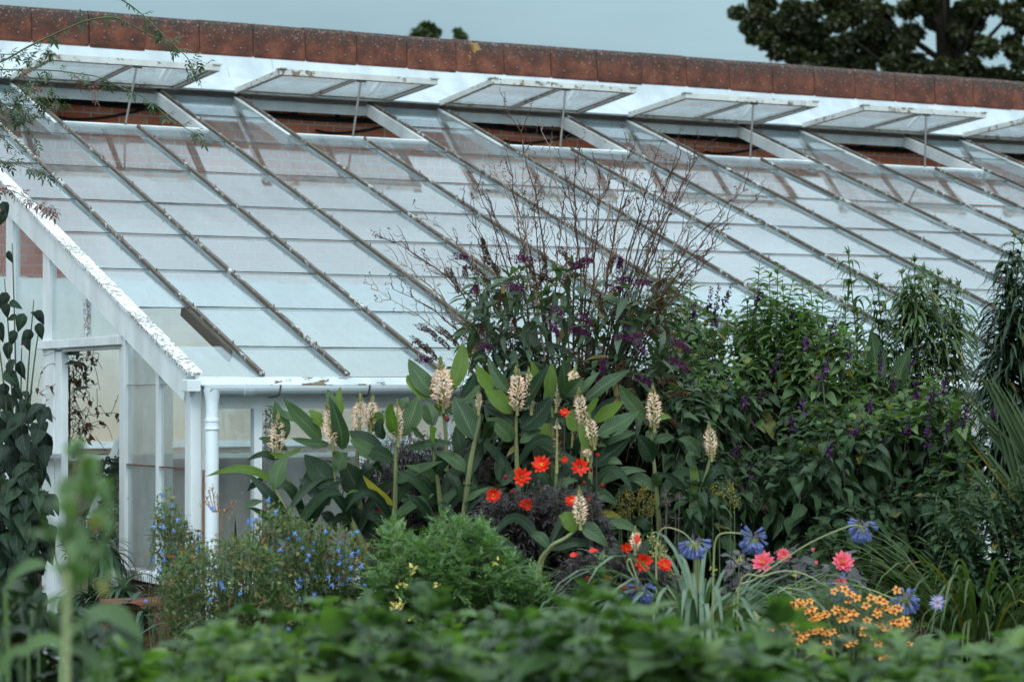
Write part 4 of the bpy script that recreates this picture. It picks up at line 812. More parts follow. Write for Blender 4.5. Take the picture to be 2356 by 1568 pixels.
# --- strap leaved clumps
def blades(g,base,n,L,W,lean=.7,droop=1.,mi=0,spread=.12,seg=9,az=None,fold=.25,lmin=.55):
    for i in range(n):
        a=rng.random()*6.283 if az is None else az[0]+rng.random()*(az[1]-az[0]); b=base+np.array([math.cos(a),math.sin(a),0])*rng.random()*spread
        h=np.array([math.cos(a),math.sin(a),0]); ln=L*rng.uniform(lmin,1.1); le=lean*rng.uniform(.4,1.3); dr=droop*rng.uniform(.6,1.3)
        t=np.linspace(0,1,seg); ang=math.pi/2-le*.5-t**1.5*dr*2.1; st=np.stack([np.cos(ang),np.sin(ang)],1)*ln/(seg-1)
        c=np.cumsum(st,0)-st[0]; C=b+h*c[:,:1]+UP*c[:,1:]
        T=nrm(np.gradient(C,axis=0)); X=nrm(np.cross(T,UP+h*.3)); Nn=np.cross(X,T); w=(W*rng.uniform(.7,1.1)*np.minimum(1,np.minimum(t*6+.5,(1-t)*4+.06)))[:,None]
        V=np.stack([C-X*w+Nn*w*fold,C,C+X*w+Nn*w*fold],1).reshape(-1,3); uv=np.stack([np.tile([0,.5,1],seg),np.repeat(t,3)],1)
        g.add(V,np.array([[k*3+j,k*3+j+1,k*3+j+4,k*3+j+3] for k in range(seg-1) for j in (0,1)]),mi,uv)
M_STRAP=leafm((.075,.125,.075),(.135,.19,.12),.4,.2,mid=(.17,.22,.16)); M_GRASS=leafm((.032,.058,.020),(.085,.12,.040),.45,.25,mid=(.10,.14,.05)); M_GRASSB=leafm((.045,.085,.045),(.085,.135,.065),.42,.25)
def clump(name,label,cat,px,D,zt,n,L,W,m,lean=.7,droop=1.,spread=.12,group=None,z=0.,az=None,lmin=.55):
    b=gbase(px,D); t=thing(name,label,cat,tuple(b),group); g=G(); blades(g,b+np.array([0,0,z]),n,L,W,lean,droop,0,spread,az=az,lmin=lmin); g.build('blades',m,t,smooth=True); return t
b0=gbase(1600,13.2)
clump('agapanthus_clump','fountain of pale grey green strap leaves below the scarlet dahlias','agapanthus',1605,13.6,0,240,.86,.0088,M_STRAP,1.0,1.45,.36,z=.22,lmin=.75)
clump('strap_leaf_clump','dark arching grassy clump beside the orange marigolds at far right','clump',2245,14.6,0,230,.98,.0065,M_GRASS,.9,.85,.22,z=.12)
clump('strap_leaf_clump','grassy clump arching low between the brick pier and the blue flowers','clump',640,14.3,0,46,.95,.008,M_GRASSB,.8,.8,.15)
clump('strap_leaf_clump','upright blue green strap leaves under the leftmost ginger lily','clump',735,14.8,0,34,.70,.010,M_GRASSB,.35,.45,.20,z=.1)
clump('fine_grass_tuft','fine pale grass tuft behind the blurred foreground leaves','grass tuft',1010,12.6,0,70,.42,.003,M_GRASSB,.9,.7,.12,z=.15)
clump('fine_grass_tuft','wispy grass tuft at the foot of the pale strap leaves','grass tuft',1450,12.4,0,70,.42,.003,M_GRASSB,.9,.7,.2,z=.1)
clump('sword_leaf_plant','dark upright sword leaves inside the greenhouse behind the downpipe','iris',548,17.2,0,42,.85,.012,leafm((.014,.022,.016),(.03,.045,.03)),.15,.12,.20,z=.10)
# --- agapanthus flower heads
M_AGA=leafm((.10,.12,.34),(.22,.25,.55),.5,.3,spec=.3); M_AGD=leafm((.16,.10,.22),(.20,.14,.30),.6,.3)
T_BELL=merge([xf(leaf_t(lambda t:.12*(.35+.65*t)*min(1,(1-t)*4+.25),4,.3,-.15),rz(a*0)@np.eye(3)@np.array([[math.cos(a),0,math.sin(a)],[0,1,0],[-math.sin(a),0,math.cos(a)]]),(.08*math.sin(a),0,.08*math.cos(a))) for a in np.arange(6)*math.pi/3])
def agahead(x,y,path,label,R=.068,D=13.3,n=46,th=None,droop=.6):
    c=at(x,y,D); base=gbase(path[-1][0],D); t=thing('agapanthus_flower',label,'agapanthus',tuple(base),'blue agapanthus flower heads')
    P=[c]+[at(a,b,D) for a,b in path]+[base]; g=G(); g.tube(bez(P,26),np.linspace(.0026,.0042,26),7); g.build('stalk',M_STEMP,t,smooth=True)
    d=nrm(rv(n)+np.array([0,0,-droop])); d=d[:]; g=G()
    for q in d: g.tube([c,c+q*R*.55+UP*.004],.0011,4,1,caps=False)
    pos=c+d*R*.5; dd=nrm(d+np.array([0,0,-.55])); g.inst(T_BELL,pos,orient(dd,rv(n),R*.46*rng.uniform(.8,1.15,n)),0)
    m=10; g.inst(T_SM,c+rv(m)*R*.3,orient(rv(m)+UP,rv(m),R*.3),2)
    g.build('flower_head',[M_AGA,M_STEMP,M_AGD],t,smooth=True)
agahead(1985,1212,[(1957,1209),(1880,1240),(1820,1275),(1740,1330),(1690,1375)],'highest blue agapanthus head on a long slanting stalk in front of the salvia bush')
agahead(1733,1240,[(1722,1230),(1670,1225),(1647,1241),(1642,1300),(1640,1400)],'blue agapanthus head directly above the left salmon pink dahlia')
agahead(1598,1250,[(1569,1223),(1527,1214),(1511,1250),(1510,1330),(1512,1420)],'blue agapanthus head on a hooked stalk left of the arching strap leaves',R=.070)
agahead(1472,1358,[(1461,1335),(1444,1300),(1447,1285),(1455,1300),(1480,1400)],'dense violet blue agapanthus head hanging above the foreground leaves',R=.070,n=75,D=13.2)
agahead(2083,1378,[(2053,1375),(1985,1350),(1910,1341),(1850,1355),(1783,1378)],'blue agapanthus head at the right edge of the orange marigolds',R=.068,n=50)
agahead(1937,1352,[(1910,1351),(1850,1320),(1803,1313),(1756,1325),(1700,1350)],'blue agapanthus head half hidden behind the orange marigolds',D=13.0)
# --- goldenrod
M_GOLD=leafm((.22,.15,.025),(.40,.29,.05),.7,.2); M_PALEY=leafm((.50,.42,.16),(.66,.58,.30),.7,.3)
def goldenrod(label,spots,D,m,n=60,sz=.012):
    t=thing('goldenrod',label,'goldenrod',tuple(gbase(spots[0][0],D))); g=G(); s=G()
    for x,y,r in spots:
        g=G(); c=at(x,y,D); R=r*mpp(D); p=c+rng.normal(size=(n,3))*R*np.array([.5,.4,.55]); g.inst(T_SM,p,orient(rv(n)+UP*.5,rv(n),sz))
        s.tube(bez([gbase(x,D),at(x,y+r*2,D),c],8),.0025,4)
        for q in p[::5]: s.tube([c-UP*R,q],.001,3,caps=False)
        g.build('flower_plume',m,t)
    s.build('stem',M_STEM,t)
goldenrod('dull golden goldenrod plumes in shade between two ginger lily canes',[(1425,1150,20),(1445,1175,22),(1470,1155,22),(1490,1175,18),(1450,1140,14),(1480,1130,12),(1430,1190,18),(1500,1150,12)],15.4,M_GOLD,80,.010)
goldenrod('small golden goldenrod plume below the rightmost ginger lily',[(1655,1140,14),(1680,1125,16),(1690,1155,14),(1640,1120,8)],15.4,M_GOLD,60,.010)
goldenrod('pale yellow goldenrod sprays between scarlet and blue flowers',[(1515,1255,12),(1508,1275,12),(1525,1280,12),(1540,1318,14),(1560,1325,14),(1395,1280,14),(1430,1300,12),(1410,1300,12),(1500,1240,10)],14.0,M_PALEY,60,.009)
goldenrod('tiny yellow sprays among strap leaves left of the pink dahlias',[(1640,1310,10),(1700,1290,8),(1830,1320,8),(1845,1345,8),(1815,1360,8)],13.8,M_YEL,22,.009)
# --- marigolds
M_MAR=leafm((.78,.27,.045),(.88,.40,.10),.55,.25,spec=.3,mid=(.5,.10,.02)); M_MEYE=flat((.25,.05,.012),.8,.2,.4)
ZM=[(805,1045),(870,1035),(915,1020),(930,1075),(985,1110),(940,1115),(900,1090),(960,1130),(1015,1120),(1080,955),(1150,940),(1115,1070),(1090,1080),(1180,1095),(1210,1100),(1130,1140),(1180,1130),(760,1115),(780,1140),(750,1160),(965,1205),(1000,1225),(1065,1225),(880,1255),(805,1215),(1300,1150),(1385,1180),(1400,1200),(1340,1265),(1400,1340),(1425,1400),(960,1350),(770,1430),(1385,1010),(1400,1025),(1500,945),(1370,1085),(1450,1080),(1480,1090),(1515,1070),(1545,1180),(1560,1150),(1520,1200),(1475,1160),(1580,1310),(575,1220),(655,1205),(1130,1260),(1270,1240),(665,1020),(1030,1100),(845,1060)]
D=12.6; t=thing('marigold_clump','mound of small amber orange marigolds in front of the pink dahlias','marigold',tuple(gbase(1950,D)))
T_FEA=pinnate(5,leaf_t(lance(.08),2,.1,.1),.9,.3); M_FEA=leafm((.055,.10,.032),(.11,.17,.06),.5,.25)
g=G(); xy=psample([(1780,1400),(1820,1360),(1900,1330),(2000,1350),(2060,1370),(2110,1440),(2120,1520),(1990,1560),(1820,1560),(1770,1480)],560); P=ats(xy,D+.45*rng.random(len(xy)))
shoots(g,P,T_FEA,.05*rng.uniform(.7,1.2,len(P)),3,.02,stem=.0011); g.build('foliage',[M_FEA,M_STEM],t,smooth=True)
TP2=leaf_t(lambda t:.36*math.sin(math.pi*min(1,t**.85))**.5*(.5+.5*t)+.01,3,.12,.1)
ZM+=[((a-1550.8)*2.926,(b-1033)*2.926) for a,b in psample([(1800,1390),(1900,1350),(2050,1380),(2100,1450),(2080,1520),(1850,1530),(1790,1450)],36)]
for x,y in ZM:
    c=at(1550.8+x/2.926,1033+y/2.926,D-.03); flower('marigold_flower',t,c,rng.uniform(22,30)*mpp(D),[M_MAR,M_MEYE,M_MEYE],5,1,nrm(UP*.9+TOCAM*.7+rv(1)[0]*.35),eye=.28,close=.05,pt=TP2)
g=G()
for x,y in ZM: c=at(1550.8+x/2.926,1033+y/2.926,D-.03); g.tube(bez([c*.75+gbase(1950,D)*.25,c-UP*.08+rv(1)[0]*.01,c],6),.0015,4)
g.build('stem',M_STEM,t)
# --- aster
t=thing('aster','single pale violet aster with narrow rays left of the dark grassy clump','aster',tuple(gbase(2157,13.2))); c=at(2157,1385,13.2)
M_VIO=leafm((.42,.36,.72),(.55,.48,.82),.5,.3); flower('bloom',t,c,.075,[M_VIO,M_AGD,M_EYE],18,2,pt=leaf_t(lance(.06),3,.2,.1),close=0.)
g=G(); g.tube(bez([gbase(2120,13.2),at(2120,1440,13.2),at(2140,1400,13.2),c],12),.002,5); g.build('stem',M_STEM,t)
# --- dried twigs by the downpipe
M_TAN=flat((.36,.19,.11),.8,.2,.3); t=thing('dried_seed_stalks','brittle orange brown dried seed stalks in front of the white downpipe','dried plant',tuple(gbase(500,15.2))); g=G()
for tip in ((473,1140),(480,1125),(488,1120),(500,1135),(540,1150),(533,1165),(470,1150)):
    g.tube(bez([gbase(505,15.2),at(508,1215,15.2),at((tip[0]+505)/2,1175,15.15),at(*tip,15.1)],12),np.concatenate([np.full(6,.0010),np.full(6,.0024)]),5)
    for k in range(5): a=at(tip[0]+rng.normal()*5,tip[1]+rng.uniform(0,26),15.1); g.tube([a,a+rv(1)[0]*.02+UP*.01],.0016,4)
g.build('stalks',M_TAN,t)
# --- spiky seed heads
t=thing('teasel_heads','spiky grey brown seed heads in the shade right of the goldenrod','seed heads',tuple(gbase(1540,15.3))); g=G()
for x,y in ((1533,1135),(1535,1158),(1563,1145),(1555,1192),(1530,1210)):
    c=at(x,y,15.3); g.inst(leaf_t(lance(.05),2,.1,.1),np.repeat(c[None],26,0),orient(rv(26)+UP*.2,rv(26),.035)); g.tube([c,gbase(x-10,15.3)],.002,4)
g.build('seed_heads',leafm((.10,.08,.07),(.20,.16,.13),.8,.1),t)
# ================================================================== BUDDLEJA
M_BUDL=leafm((.050,.080,.048),(.12,.16,.10),.5,.25,mid=(.12,.15,.10)); M_PURP=leafm((.055,.006,.042),(.13,.018,.10),.7,.2); M_BROWNP=leafm((.04,.018,.010),(.12,.05,.028),.8,.1)
t=thing('butterfly_bush','sprawling butterfly bush of bare twiggy stems with dark purple flower cones above grey green leaves','shrub',tuple(gbase(1310,16.4)))
base=gbase(1310,16.4); TW=G(); TP=G()
tips=[(1160,235),(1165,345),(1085,400),(1100,425),(1065,470),(985,505),(880,548),(915,600),(870,668),(905,665),(1205,360),(1245,300),(1285,350),(1320,345),(1380,370),(1445,330),(1490,350),(1500,430),(1520,330),(1560,340),(1600,365),(1615,350),(1740,460),(1710,440),(1690,500),(1640,590),(1620,470),(1580,430),(1350,400),(1400,420),(1130,385),(1560,300+70),(1430,400),(1230,420),(1180,450),(1300,450),(1460,460),(1540,480),(1050,560),(990,600),(1660,560),(1600,560)]
def twig(g,P0,P1,r0,r1,sag,n=10,mi=0):
    m=(P0+P1)/2+rv(1)[0]*np.linalg.norm(P1-P0)*.05+sag; C=bez([P0,m,P1],n); C[1:-1]+=rng.normal(size=(n-2,3))*.006; g.tube(C,np.linspace(r0,r1,n),5,mi); return C
for i,(x,y) in enumerate(tips):
    D=16.4+rng.normal()*.30; D=min(max(D,15.8),16.9); ox=1310+(x-1310)*.22; st=at(ox+rng.normal()*8,960+rng.normal()*15,16.4+(D-16.4)*.4)
    g=TP if rng.random()<.22 else TW; spread=np.array([0,0,.10])-RT*(x-1310)*.00010
    C=twig(g,st,at(x,y,D),.0066,.0014,spread,14)
    g.tube(bez([base+rng.normal(size=3)*[.12,.12,0],(base+st)/2,st],8),np.linspace(.012,.0066,8),6)
    for k in range(4,14):
        if rng.random()<.92:
            for s in (-1,1):
                if rng.random()<.18: continue
                a=C[k]; T=nrm(nrm(C[min(k+1,13)]-C[k-1])+rv(1)[0]*.25); out=nrm(np.cross(T,rv(1)[0])); ln=rng.uniform(.08,.36)*(1.1-k/17)
                e=a+(T*.75+out*.5*s+UP*.15)*ln; c2=twig(g,a,e,.0026,.0011,np.zeros(3),6)
                if rng.random()<.6:
                    a2=c2[3]; twig(g,a2,a2+(T*.6-out*.6*s)*ln*.5,.0015,.0008,np.zeros(3),4)
                if rng.random()<.40:
                    m=rng.integers(5,14); h=rng.random(m)[:,None]*.045; g2=TW; g2.inst(T_SM,e+UP*h*.7+rv(m)*.007,orient(rv(m),rv(m),.010))
TW.build('bare_branches',M_TWIG,t,smooth=True); TP.build('pale_branches',M_TWIGP,t,smooth=True)
g=G(); PB=[(1075,640),(1130,600),(1210,590),(1300,600),(1380,640),(1450,620),(1530,640),(1570,720),(1600,830),(1590,960),(1450,1000),(1200,1010),(1060,930),(1040,850),(1080,760)]
xy=psample(PB,270); P=ats(xy,16.2+.6*(rng.random(len(xy))-.4)); shoots(g,P,T_LA,.155*rng.uniform(.6,1.15,len(P)),3,.045,stem=.0022,wide=1.0,elev=(.7,-.4),jit=.7)
xy=psample([(1100,800),(1560,800),(1600,1000),(1540,1100),(1090,1100),(1060,950)],260); P=ats(xy,16.45+.4*(rng.random(len(xy))-.2)); shoots(g,P,T_LA,.16*rng.uniform(.7,1.15,len(P)),3,.045,stem=.0022,wide=1.15,elev=(.5,-.4),jit=.6)
g.build('foliage',[M_BUDL,M_TWIG],t,smooth=True)
T_FL=merge([xf(T_SM,rz(a)@rx(.7)*1.0) for a in (0,2.1,4.2)])
def panicle(x,y,L,ang,m,w=9.5,D=16.0,nm='flower_cone'):
    c=at(x,y,D+rng.normal()*.12-.15); L=L*mpp(D); a=math.radians(ang); ax=nrm(RT*math.cos(a)+UP*math.sin(a)+TOCAM*rng.normal()*.3)
    n=int(230*L/.1); h=rng.random(n); R=w*mpp(D)*(1-.65*h)*1.05; rad=rv(n); g=G(); cv=ax*((h-.5)*L)[:,None]-UP*(((h-.3)**2)*L*.35)[:,None]
    g.inst(T_SM,c+cv+rad*R[:,None]*.75,orient(nrm(rad+ax*.5),rv(n),.0105)); g.tube([c-ax*L*.75,c,c+ax*L*.45],.0015,4); return g.build(nm,m,t)
for x,y,L,a in ((1060,589,36,0),(1206,594,46,3),(1093,665,26,80),(1187,660,36,0),(1275,753,36,-60),(1282,713,30,-30),(1337,760,46,-10),(1344,731,36,-35),(1426,610,52,85),(1436,641,42,15),(1417,663,34,0),(1480,649,38,10),(1438,736,30,-60),(1429,774,34,0),(1460,772,30,20),(1475,798,32,-50),(1566,791,46,-20),(1562,835,48,-25),(1482,873,40,-20),(1388,839,34,90),(1368,870,36,30),(1115,796,28,0),(978,825,36,5),(1350,600,30,20),(1325,610,34,10)): panicle(x,y,L,a,M_PURP)
for x,y,L,a in ((1115,570,62,100),(1101,624,55,-40),(1132,607,44,-35),(1253,606,44,90),(1043,641,50,-60),(1031,771,56,-35),(982,757,46,-20),(968,791,46,-35),(988,805,40,-40),(1016,784,40,-30),(1405,606,50,70),(1299,586,40,-50),(1310,637,52,30),(1255,637,44,-20),(1108,757,36,90),(1183,747,44,90),(1501,760,46,10),(1515,654,40,50),(1429,839,36,50),(1538,873,44,20),(1070,624,32,90),(1337,600,46,30),(1240,650,40,60),(1380,690,44,-70),(1520,700,40,80),(1150,690,40,70),(1330,820,40,-50),(1540,960,50,-35),(1440,905,40,30),(1560,905,40,10),(1510,930,36,60),(1205,575,44,70),(1222,620,40,-70)): panicle(x,y,L,a,M_BROWNP,w=7,nm='faded_flower_cone')
# ================================================================== SALVIA
M_SAL=leafm((.022,.048,.022),(.065,.115,.050),.5,.22,mid=(.09,.13,.06),vein=60); M_SALT=leafm((.060,.11,.038),(.13,.20,.072),.5,.3,mid=(.12,.17,.07)); M_SSP=leafm((.010,.007,.012),(.028,.016,.030),.6,.1); M_SPU=leafm((.10,.014,.13),(.20,.035,.25),.6,.25)  # M_SALT: lighter copy, sunlit upper shoots put into the leaf colour
sal=thing('salvia_bush','huge dense leafy bush dotted with near black spikes of violet flowers at the right','shrub',tuple(gbase(1900,16)))
g=G()
TOPP=[(1500,800),(1540,730),(1610,690),(1700,705),(1760,690),(1850,700),(1930,740),(1990,800),(2090,850),(2180,880),(2235,960),(2230,1060),(2130,1080),(1950,1010),(1740,960),(1600,960),(1520,900)]
LOWP=[(1500,860),(1700,880),(1900,930),(2100,960),(2240,1020),(2220,1160),(2260,1290),(2170,1370),(2000,1330),(1850,1290),(1720,1280),(1620,1230),(1560,1100),(1500,1000)]
def bushD(xy): x,y=xy[:,0],xy[:,1]; return 16.9-1.3*np.clip((y-700)/420,0,1)+.25*np.sin(x/53)+.2*np.sin(y/37+x/90)
xy=psample(TOPP,620); P=ats(xy,bushD(xy)+.15+.5*rng.random(len(xy))); L0=(.075+.04*np.clip((xy[:,1]-720)/250,0,1))*rng.uniform(.75,1.15,len(xy))
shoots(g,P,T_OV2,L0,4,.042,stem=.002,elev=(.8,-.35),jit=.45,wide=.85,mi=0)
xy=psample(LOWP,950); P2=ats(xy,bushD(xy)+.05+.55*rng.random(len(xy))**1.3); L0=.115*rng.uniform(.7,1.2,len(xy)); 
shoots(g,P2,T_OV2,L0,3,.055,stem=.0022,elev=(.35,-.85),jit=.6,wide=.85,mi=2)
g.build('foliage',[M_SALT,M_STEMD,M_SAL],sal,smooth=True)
g=G(); stems_to(g,gbase(1850,16.4),P[::14],.008); stems_to(g,gbase(2050,16.2),P2[::24],.008); g.build('stem',M_STEMD,sal,smooth=True)
T_FLO=leaf_t(lambda t:.20*(.5+.5*t)*min(1,(1-t)*5+.2),4,.6,.5)
for x0,y0,x1,y1 in ((1655,650,1643,752),(1637,660,1630,723),(1683,655,1662,712),(1752,648,1738,706),(1824,700,1818,748),(1923,723,1912,780),(1960,788,1948,832),(2029,795,2022,850),(2057,860,2050,905),(2112,805,2090,850),(2115,855,2107,910),(2182,862,2168,912),(2229,912,2212,990),(2142,938,2128,1030),(2093,955,2085,1010),(1824,955,1820,990),(1850,912,1844,948),(1720,905,1710,930),(1700,1010,1696,1050),(1762,870,1745,930),(1975,972,1965,1006),(2291,921,2283,955),(2318,930,2308,975),(1600,690,1590,740),(1575,780,1560,830),(1868,760,1850,800),(1905,820,1890,870),(2005,905,1995,950),(2190,960,2175,1010),(1915,1010,1905,1050),(2040,1000,2030,1045),(1795,800,1780,850),(1730,1060,1722,1100),(2150,880,2140,930)):
    D=16.0 if y0<760 else 15.5; D=float(bushD(np.array([[x0,y0]]))[0])-.10
    a=at(x0,y0,D);b=at(x1,y1,D); ax=nrm(a-b); L=np.linalg.norm(a-b); g=G(); n=int(L*420); h=rng.random(n); rad=nrm(rv(n)-ax*.1); g.tube([b-ax*.1,a],[.002,.001],4,0)
    g.inst(T_SM,b+ax*(h*L)[:,None]+rad*.004,orient(nrm(rad+ax*.5-UP*.2),rv(n),.017*(1.2-.5*h)),0)
    m=rng.integers(3,8); h=rng.random(m)*.55; rad=nrm(rv(m)); g.inst(T_FLO,b+ax*(h*L)[:,None],orient(nrm(rad+ax*.1),rv(m),.034),1); g.build('flower_spike',[M_SSP,M_SPU],sal,smooth=True)
t=thing('shade_shrub','dark leafy shrub filling the shade behind the goldenrod and red dahlias','shrub',tuple(gbase(1420,16.6))); g=G()
xy=psample([(1080,1000),(1300,1000),(1450,980),(1560,1000),(1600,1150),(1700,1250),(1660,1360),(1400,1380),(1100,1300)],520); P=ats(xy,16.5+.4*rng.random(len(xy))); shoots(g,P,T_OV2,.12*rng.uniform(.7,1.2,len(P)),3,.05,stem=.0022,elev=(.3,-.8),jit=.6,wide=.9)
xy=psample([(800,1080),(1090,1040),(1110,1250),(850,1290)],170); P=ats(xy,16.6+.3*rng.random(len(xy))); shoots(g,P,T_OV2,.11*rng.uniform(.7,1.2,len(P)),3,.05,stem=.0022,elev=(.3,-.8),jit=.6,wide=.9)
g.build('foliage',[M_SAL,M_STEMD],t,smooth=True); g=G(); stems_to(g,gbase(1420,16.6),P[::12],.008); g.build('stem',M_STEMD,t)
# ================================================================== TALL BACK ROW
M_SUN=leafm((.050,.085,.030),(.10,.15,.055),.45,.3); M_SUND=leafm((.016,.034,.018),(.04,.07,.034),.45,.25)
def sunclump(label,stems,D,m,L=.20,dense=1.,base=None,nl=46):
    b=gbase(stems[0][0],D) if base is None else base; t=thing('tall_sunflower_plant',label,'perennial',tuple(b),'tall willow leaved plants in the back row'); s=G(); g=G()
    for x,y in stems:
        d=D+rng.normal()*.12; tip=at(x,y,d); bb=b+np.array([rng.normal()*.12,rng.normal()*.1,0]); mid=(tip+bb)/2+RT*rng.normal()*.05; C=bez([bb,mid,tip],40); s.tube(C,np.linspace(.007,.0025,40),5)
        n=int(nl*2.6); h=1-rng.random(n)**1.25*.62; h[:14]=1-.10*rng.random(14)
        i=np.minimum((h*39).astype(int),39); az=rng.random(n)*6.28; el=.85-.2*rng.random(n); ax=nrm(tip-mid); 
        d_=np.stack([np.cos(az)*np.cos(el),np.sin(az)*np.cos(el),np.sin(el)],1); ln=L*rng.uniform(.6,1.15,n)*np.where(h>.93,.55,1)
        g.inst(T_LN,C[i]+rng.normal(size=(n,3))*.004,orient(d_,nrm(UP+d_*.2),ln,1.3))
        g.inst(blob((.012,.012,.014),5,6),[tip+UP*.008],np.eye(3)[None],1); k=10; g.inst(T_NA,np.repeat(tip[None],k,0),orient(rv(k)+UP*.8,rv(k),.045),0)
    s.build('stem',M_STEM,t,smooth=True); g.build('foliage',[m,M_CALYX],t,smooth=True); return t
sunclump('single willow leaved stem against the glass roof, left of the feathery clump',[(1951,582),(1946,690)],17.6,M_SUN,nl=60)
sunclump('slender willow leaved stem with small buds beside the broad single leaf',[(2018,640),(2012,700),(2060,760)],17.6,M_SUN,nl=55)
sunclump('densest feathery willow leaved clump with many buds standing against the glass roof',[(2104,600),(2075,628),(2125,618),(2140,632),(2160,630),(2090,640),(2150,660),(2118,640),(2080,680)],17.5,M_SUN,.19,nl=70)
sunclump('loose willow leaved stems right of the densest feathery clump',[(2186,650),(2204,655),(2175,720),(2210,700)],17.6,M_SUN,nl=50)
sunclump('tallest dark willow leaved clump cut by the right edge of the picture',[(2335,540),(2352,560),(2315,620),(2345,600),(2290,700),(2325,680),(2360,640),(2300,760),(2375,600),(2340,720),(2270,800),(2400,640),(2430,700),(2460,660)],16.2,M_SUND,.20,nl=64)
M_PHL=leafm((.065,.115,.040),(.11,.175,.065),.45,.3,mid=(.14,.19,.08))
def leafy(label,tops,D,L,m,bot,n=5,cat='perennial',wide=1.):
    t=thing('leafy_perennial',label,cat,tuple(gbase(tops[0][0],D))); g=G(); s=G()
    for x,y in tops:
        d=D+rng.normal()*.1; tip=at(x,y,d); b=gbase(x+rng.normal()*12,d); C=bez([b,(b+tip)/2+RT*rng.normal()*.04,tip],30); s.tube(C,np.linspace(.006,.002,30),5)
        ll=np.linalg.norm(tip-b); k=int(min(ll,bot)/(L*.20)); 
        P=np.array([tip-nrm(tip-(b+tip)/2)*j*L*.20 for j in range(k)]); az=rng.random()*6+np.arange(k)*1.7
        for q in (0,math.pi):
            el=.9-.9*np.minimum(1,np.arange(k)/6)+rng.normal(size=k)*.12; d_=np.stack([np.cos(az+q)*np.cos(el),np.sin(az+q)*np.cos(el),np.sin(el)],1)
            g.inst(T_LA,P,orient(d_,nrm(UP+rv(k)*.3),L*(.35+.65*np.minimum(1,np.arange(k)/4))*rng.uniform(.8,1.15,k),wide))
    s.build('stem',M_STEM,t,smooth=True); g.build('foliage',[m],t,smooth=True); return t
leafy('bright green lance leaved shoots rising above the salvia bush in front of the glass',[(1748,602),(1790,612),(1770,630),(1735,650),(1800,650),(1825,640),(1845,650),(1865,655),(1780,680),(1815,690),(1843,692),(1760,700),(1880,690),(1720,690),(1895,670),(1850,720),(1805,720),(1880,730),(1740,720)],17.1,.115,M_PHL,.75)
leafy('light green lance leaved shoots seen through the butterfly bush twigs',[(1525,580),(1545,590),(1565,610),(1590,640),(1540,650),(1575,680),(1600,690)],17.3,.115,M_PHL,.9)
leafy('dark leafy shoots with upright lance leaves below the salvia at far right',[(2155,1140),(2180,1180),(2205,1130),(2235,1100),(2265,1130),(2290,1080),(2320,1110),(2345,1070),(2220,1190),(2260,1200),(2300,1170),(2340,1160),(2190,1230),(2240,1240),(2280,1230),(2325,1210),(2355,1200),(2360,1120),(2160,1200),(2310,1260),(2350,1270),(2400,1120),(2430,1180),(2470,1150),(2400,1230),(2450,1250),(2500,1200)],14.9,.085,M_SAL,.8,wide=1.5)
# big single leaf behind + palm-like pleated leaves
M_CAN=leafm((.028,.055,.022),(.05,.09,.035),.4,.2,mid=(.10,.15,.05),vein=110)
t=thing('canna_plant','two broad dark banana like leaves standing up between the feathery plants','canna',tuple(gbase(2020,17))); g=G(); b=gbase(2020,17)
bigleaf(g,[at(2020,900,16.9),at(2012,820,16.9),at(2003,757,16.9)],46,17,roll=nrm(TOCAM+RT*.7)); bigleaf(g,[at(2060,915,16.9),at(2075,850,16.9),at(2095,800,16.9)],34,17,roll=nrm(TOCAM-RT)); g.tube([b,at(2025,960,16.95),at(2020,895,16.9)],[.012,.01,.006],7); g.tube([b,at(2050,980,16.95),at(2060,915,16.9)],[.012,.009,.005],7); g.build('leaves',M_CAN,t,smooth=True)
M_PLM=leafm((.050,.075,.035),(.085,.115,.055),.45,.2,mid=(.10,.13,.07)); t=thing('palm_leaf_plant','stiff pleated fan leaves slanting in front of the tallest dark clump','palm like plant',tuple(gbase(2420,15.2))); g=G()
for (a,b_,w) in (((2420,1180),(2262,850),11),((2430,1220),(2215,890),8),((2400,1120),(2255,960),9),((2400,1230),(2235,1010),9),((2380,1250),(2300,960),9),((2440,1150),(2295,880),8),((2360,1260),(2205,1150),8),((2400,1300),(2225,1060),8)):
    A=at(*a,15.2);B=at(*b_,15.1)
    for s in (-1,0,1): bigleaf(g,[A,(A+B)/2+RT*s*.015+UP*.02,B+RT*s*.02],w,15,roll=nrm(TOCAM+RT*s*.8),fold=.6,wave=0,n=6)
g.tube([gbase(2420,15.2),at(2420,1200,15.2)],.02,7); g.build('leaves',M_PLM,t,smooth=True)
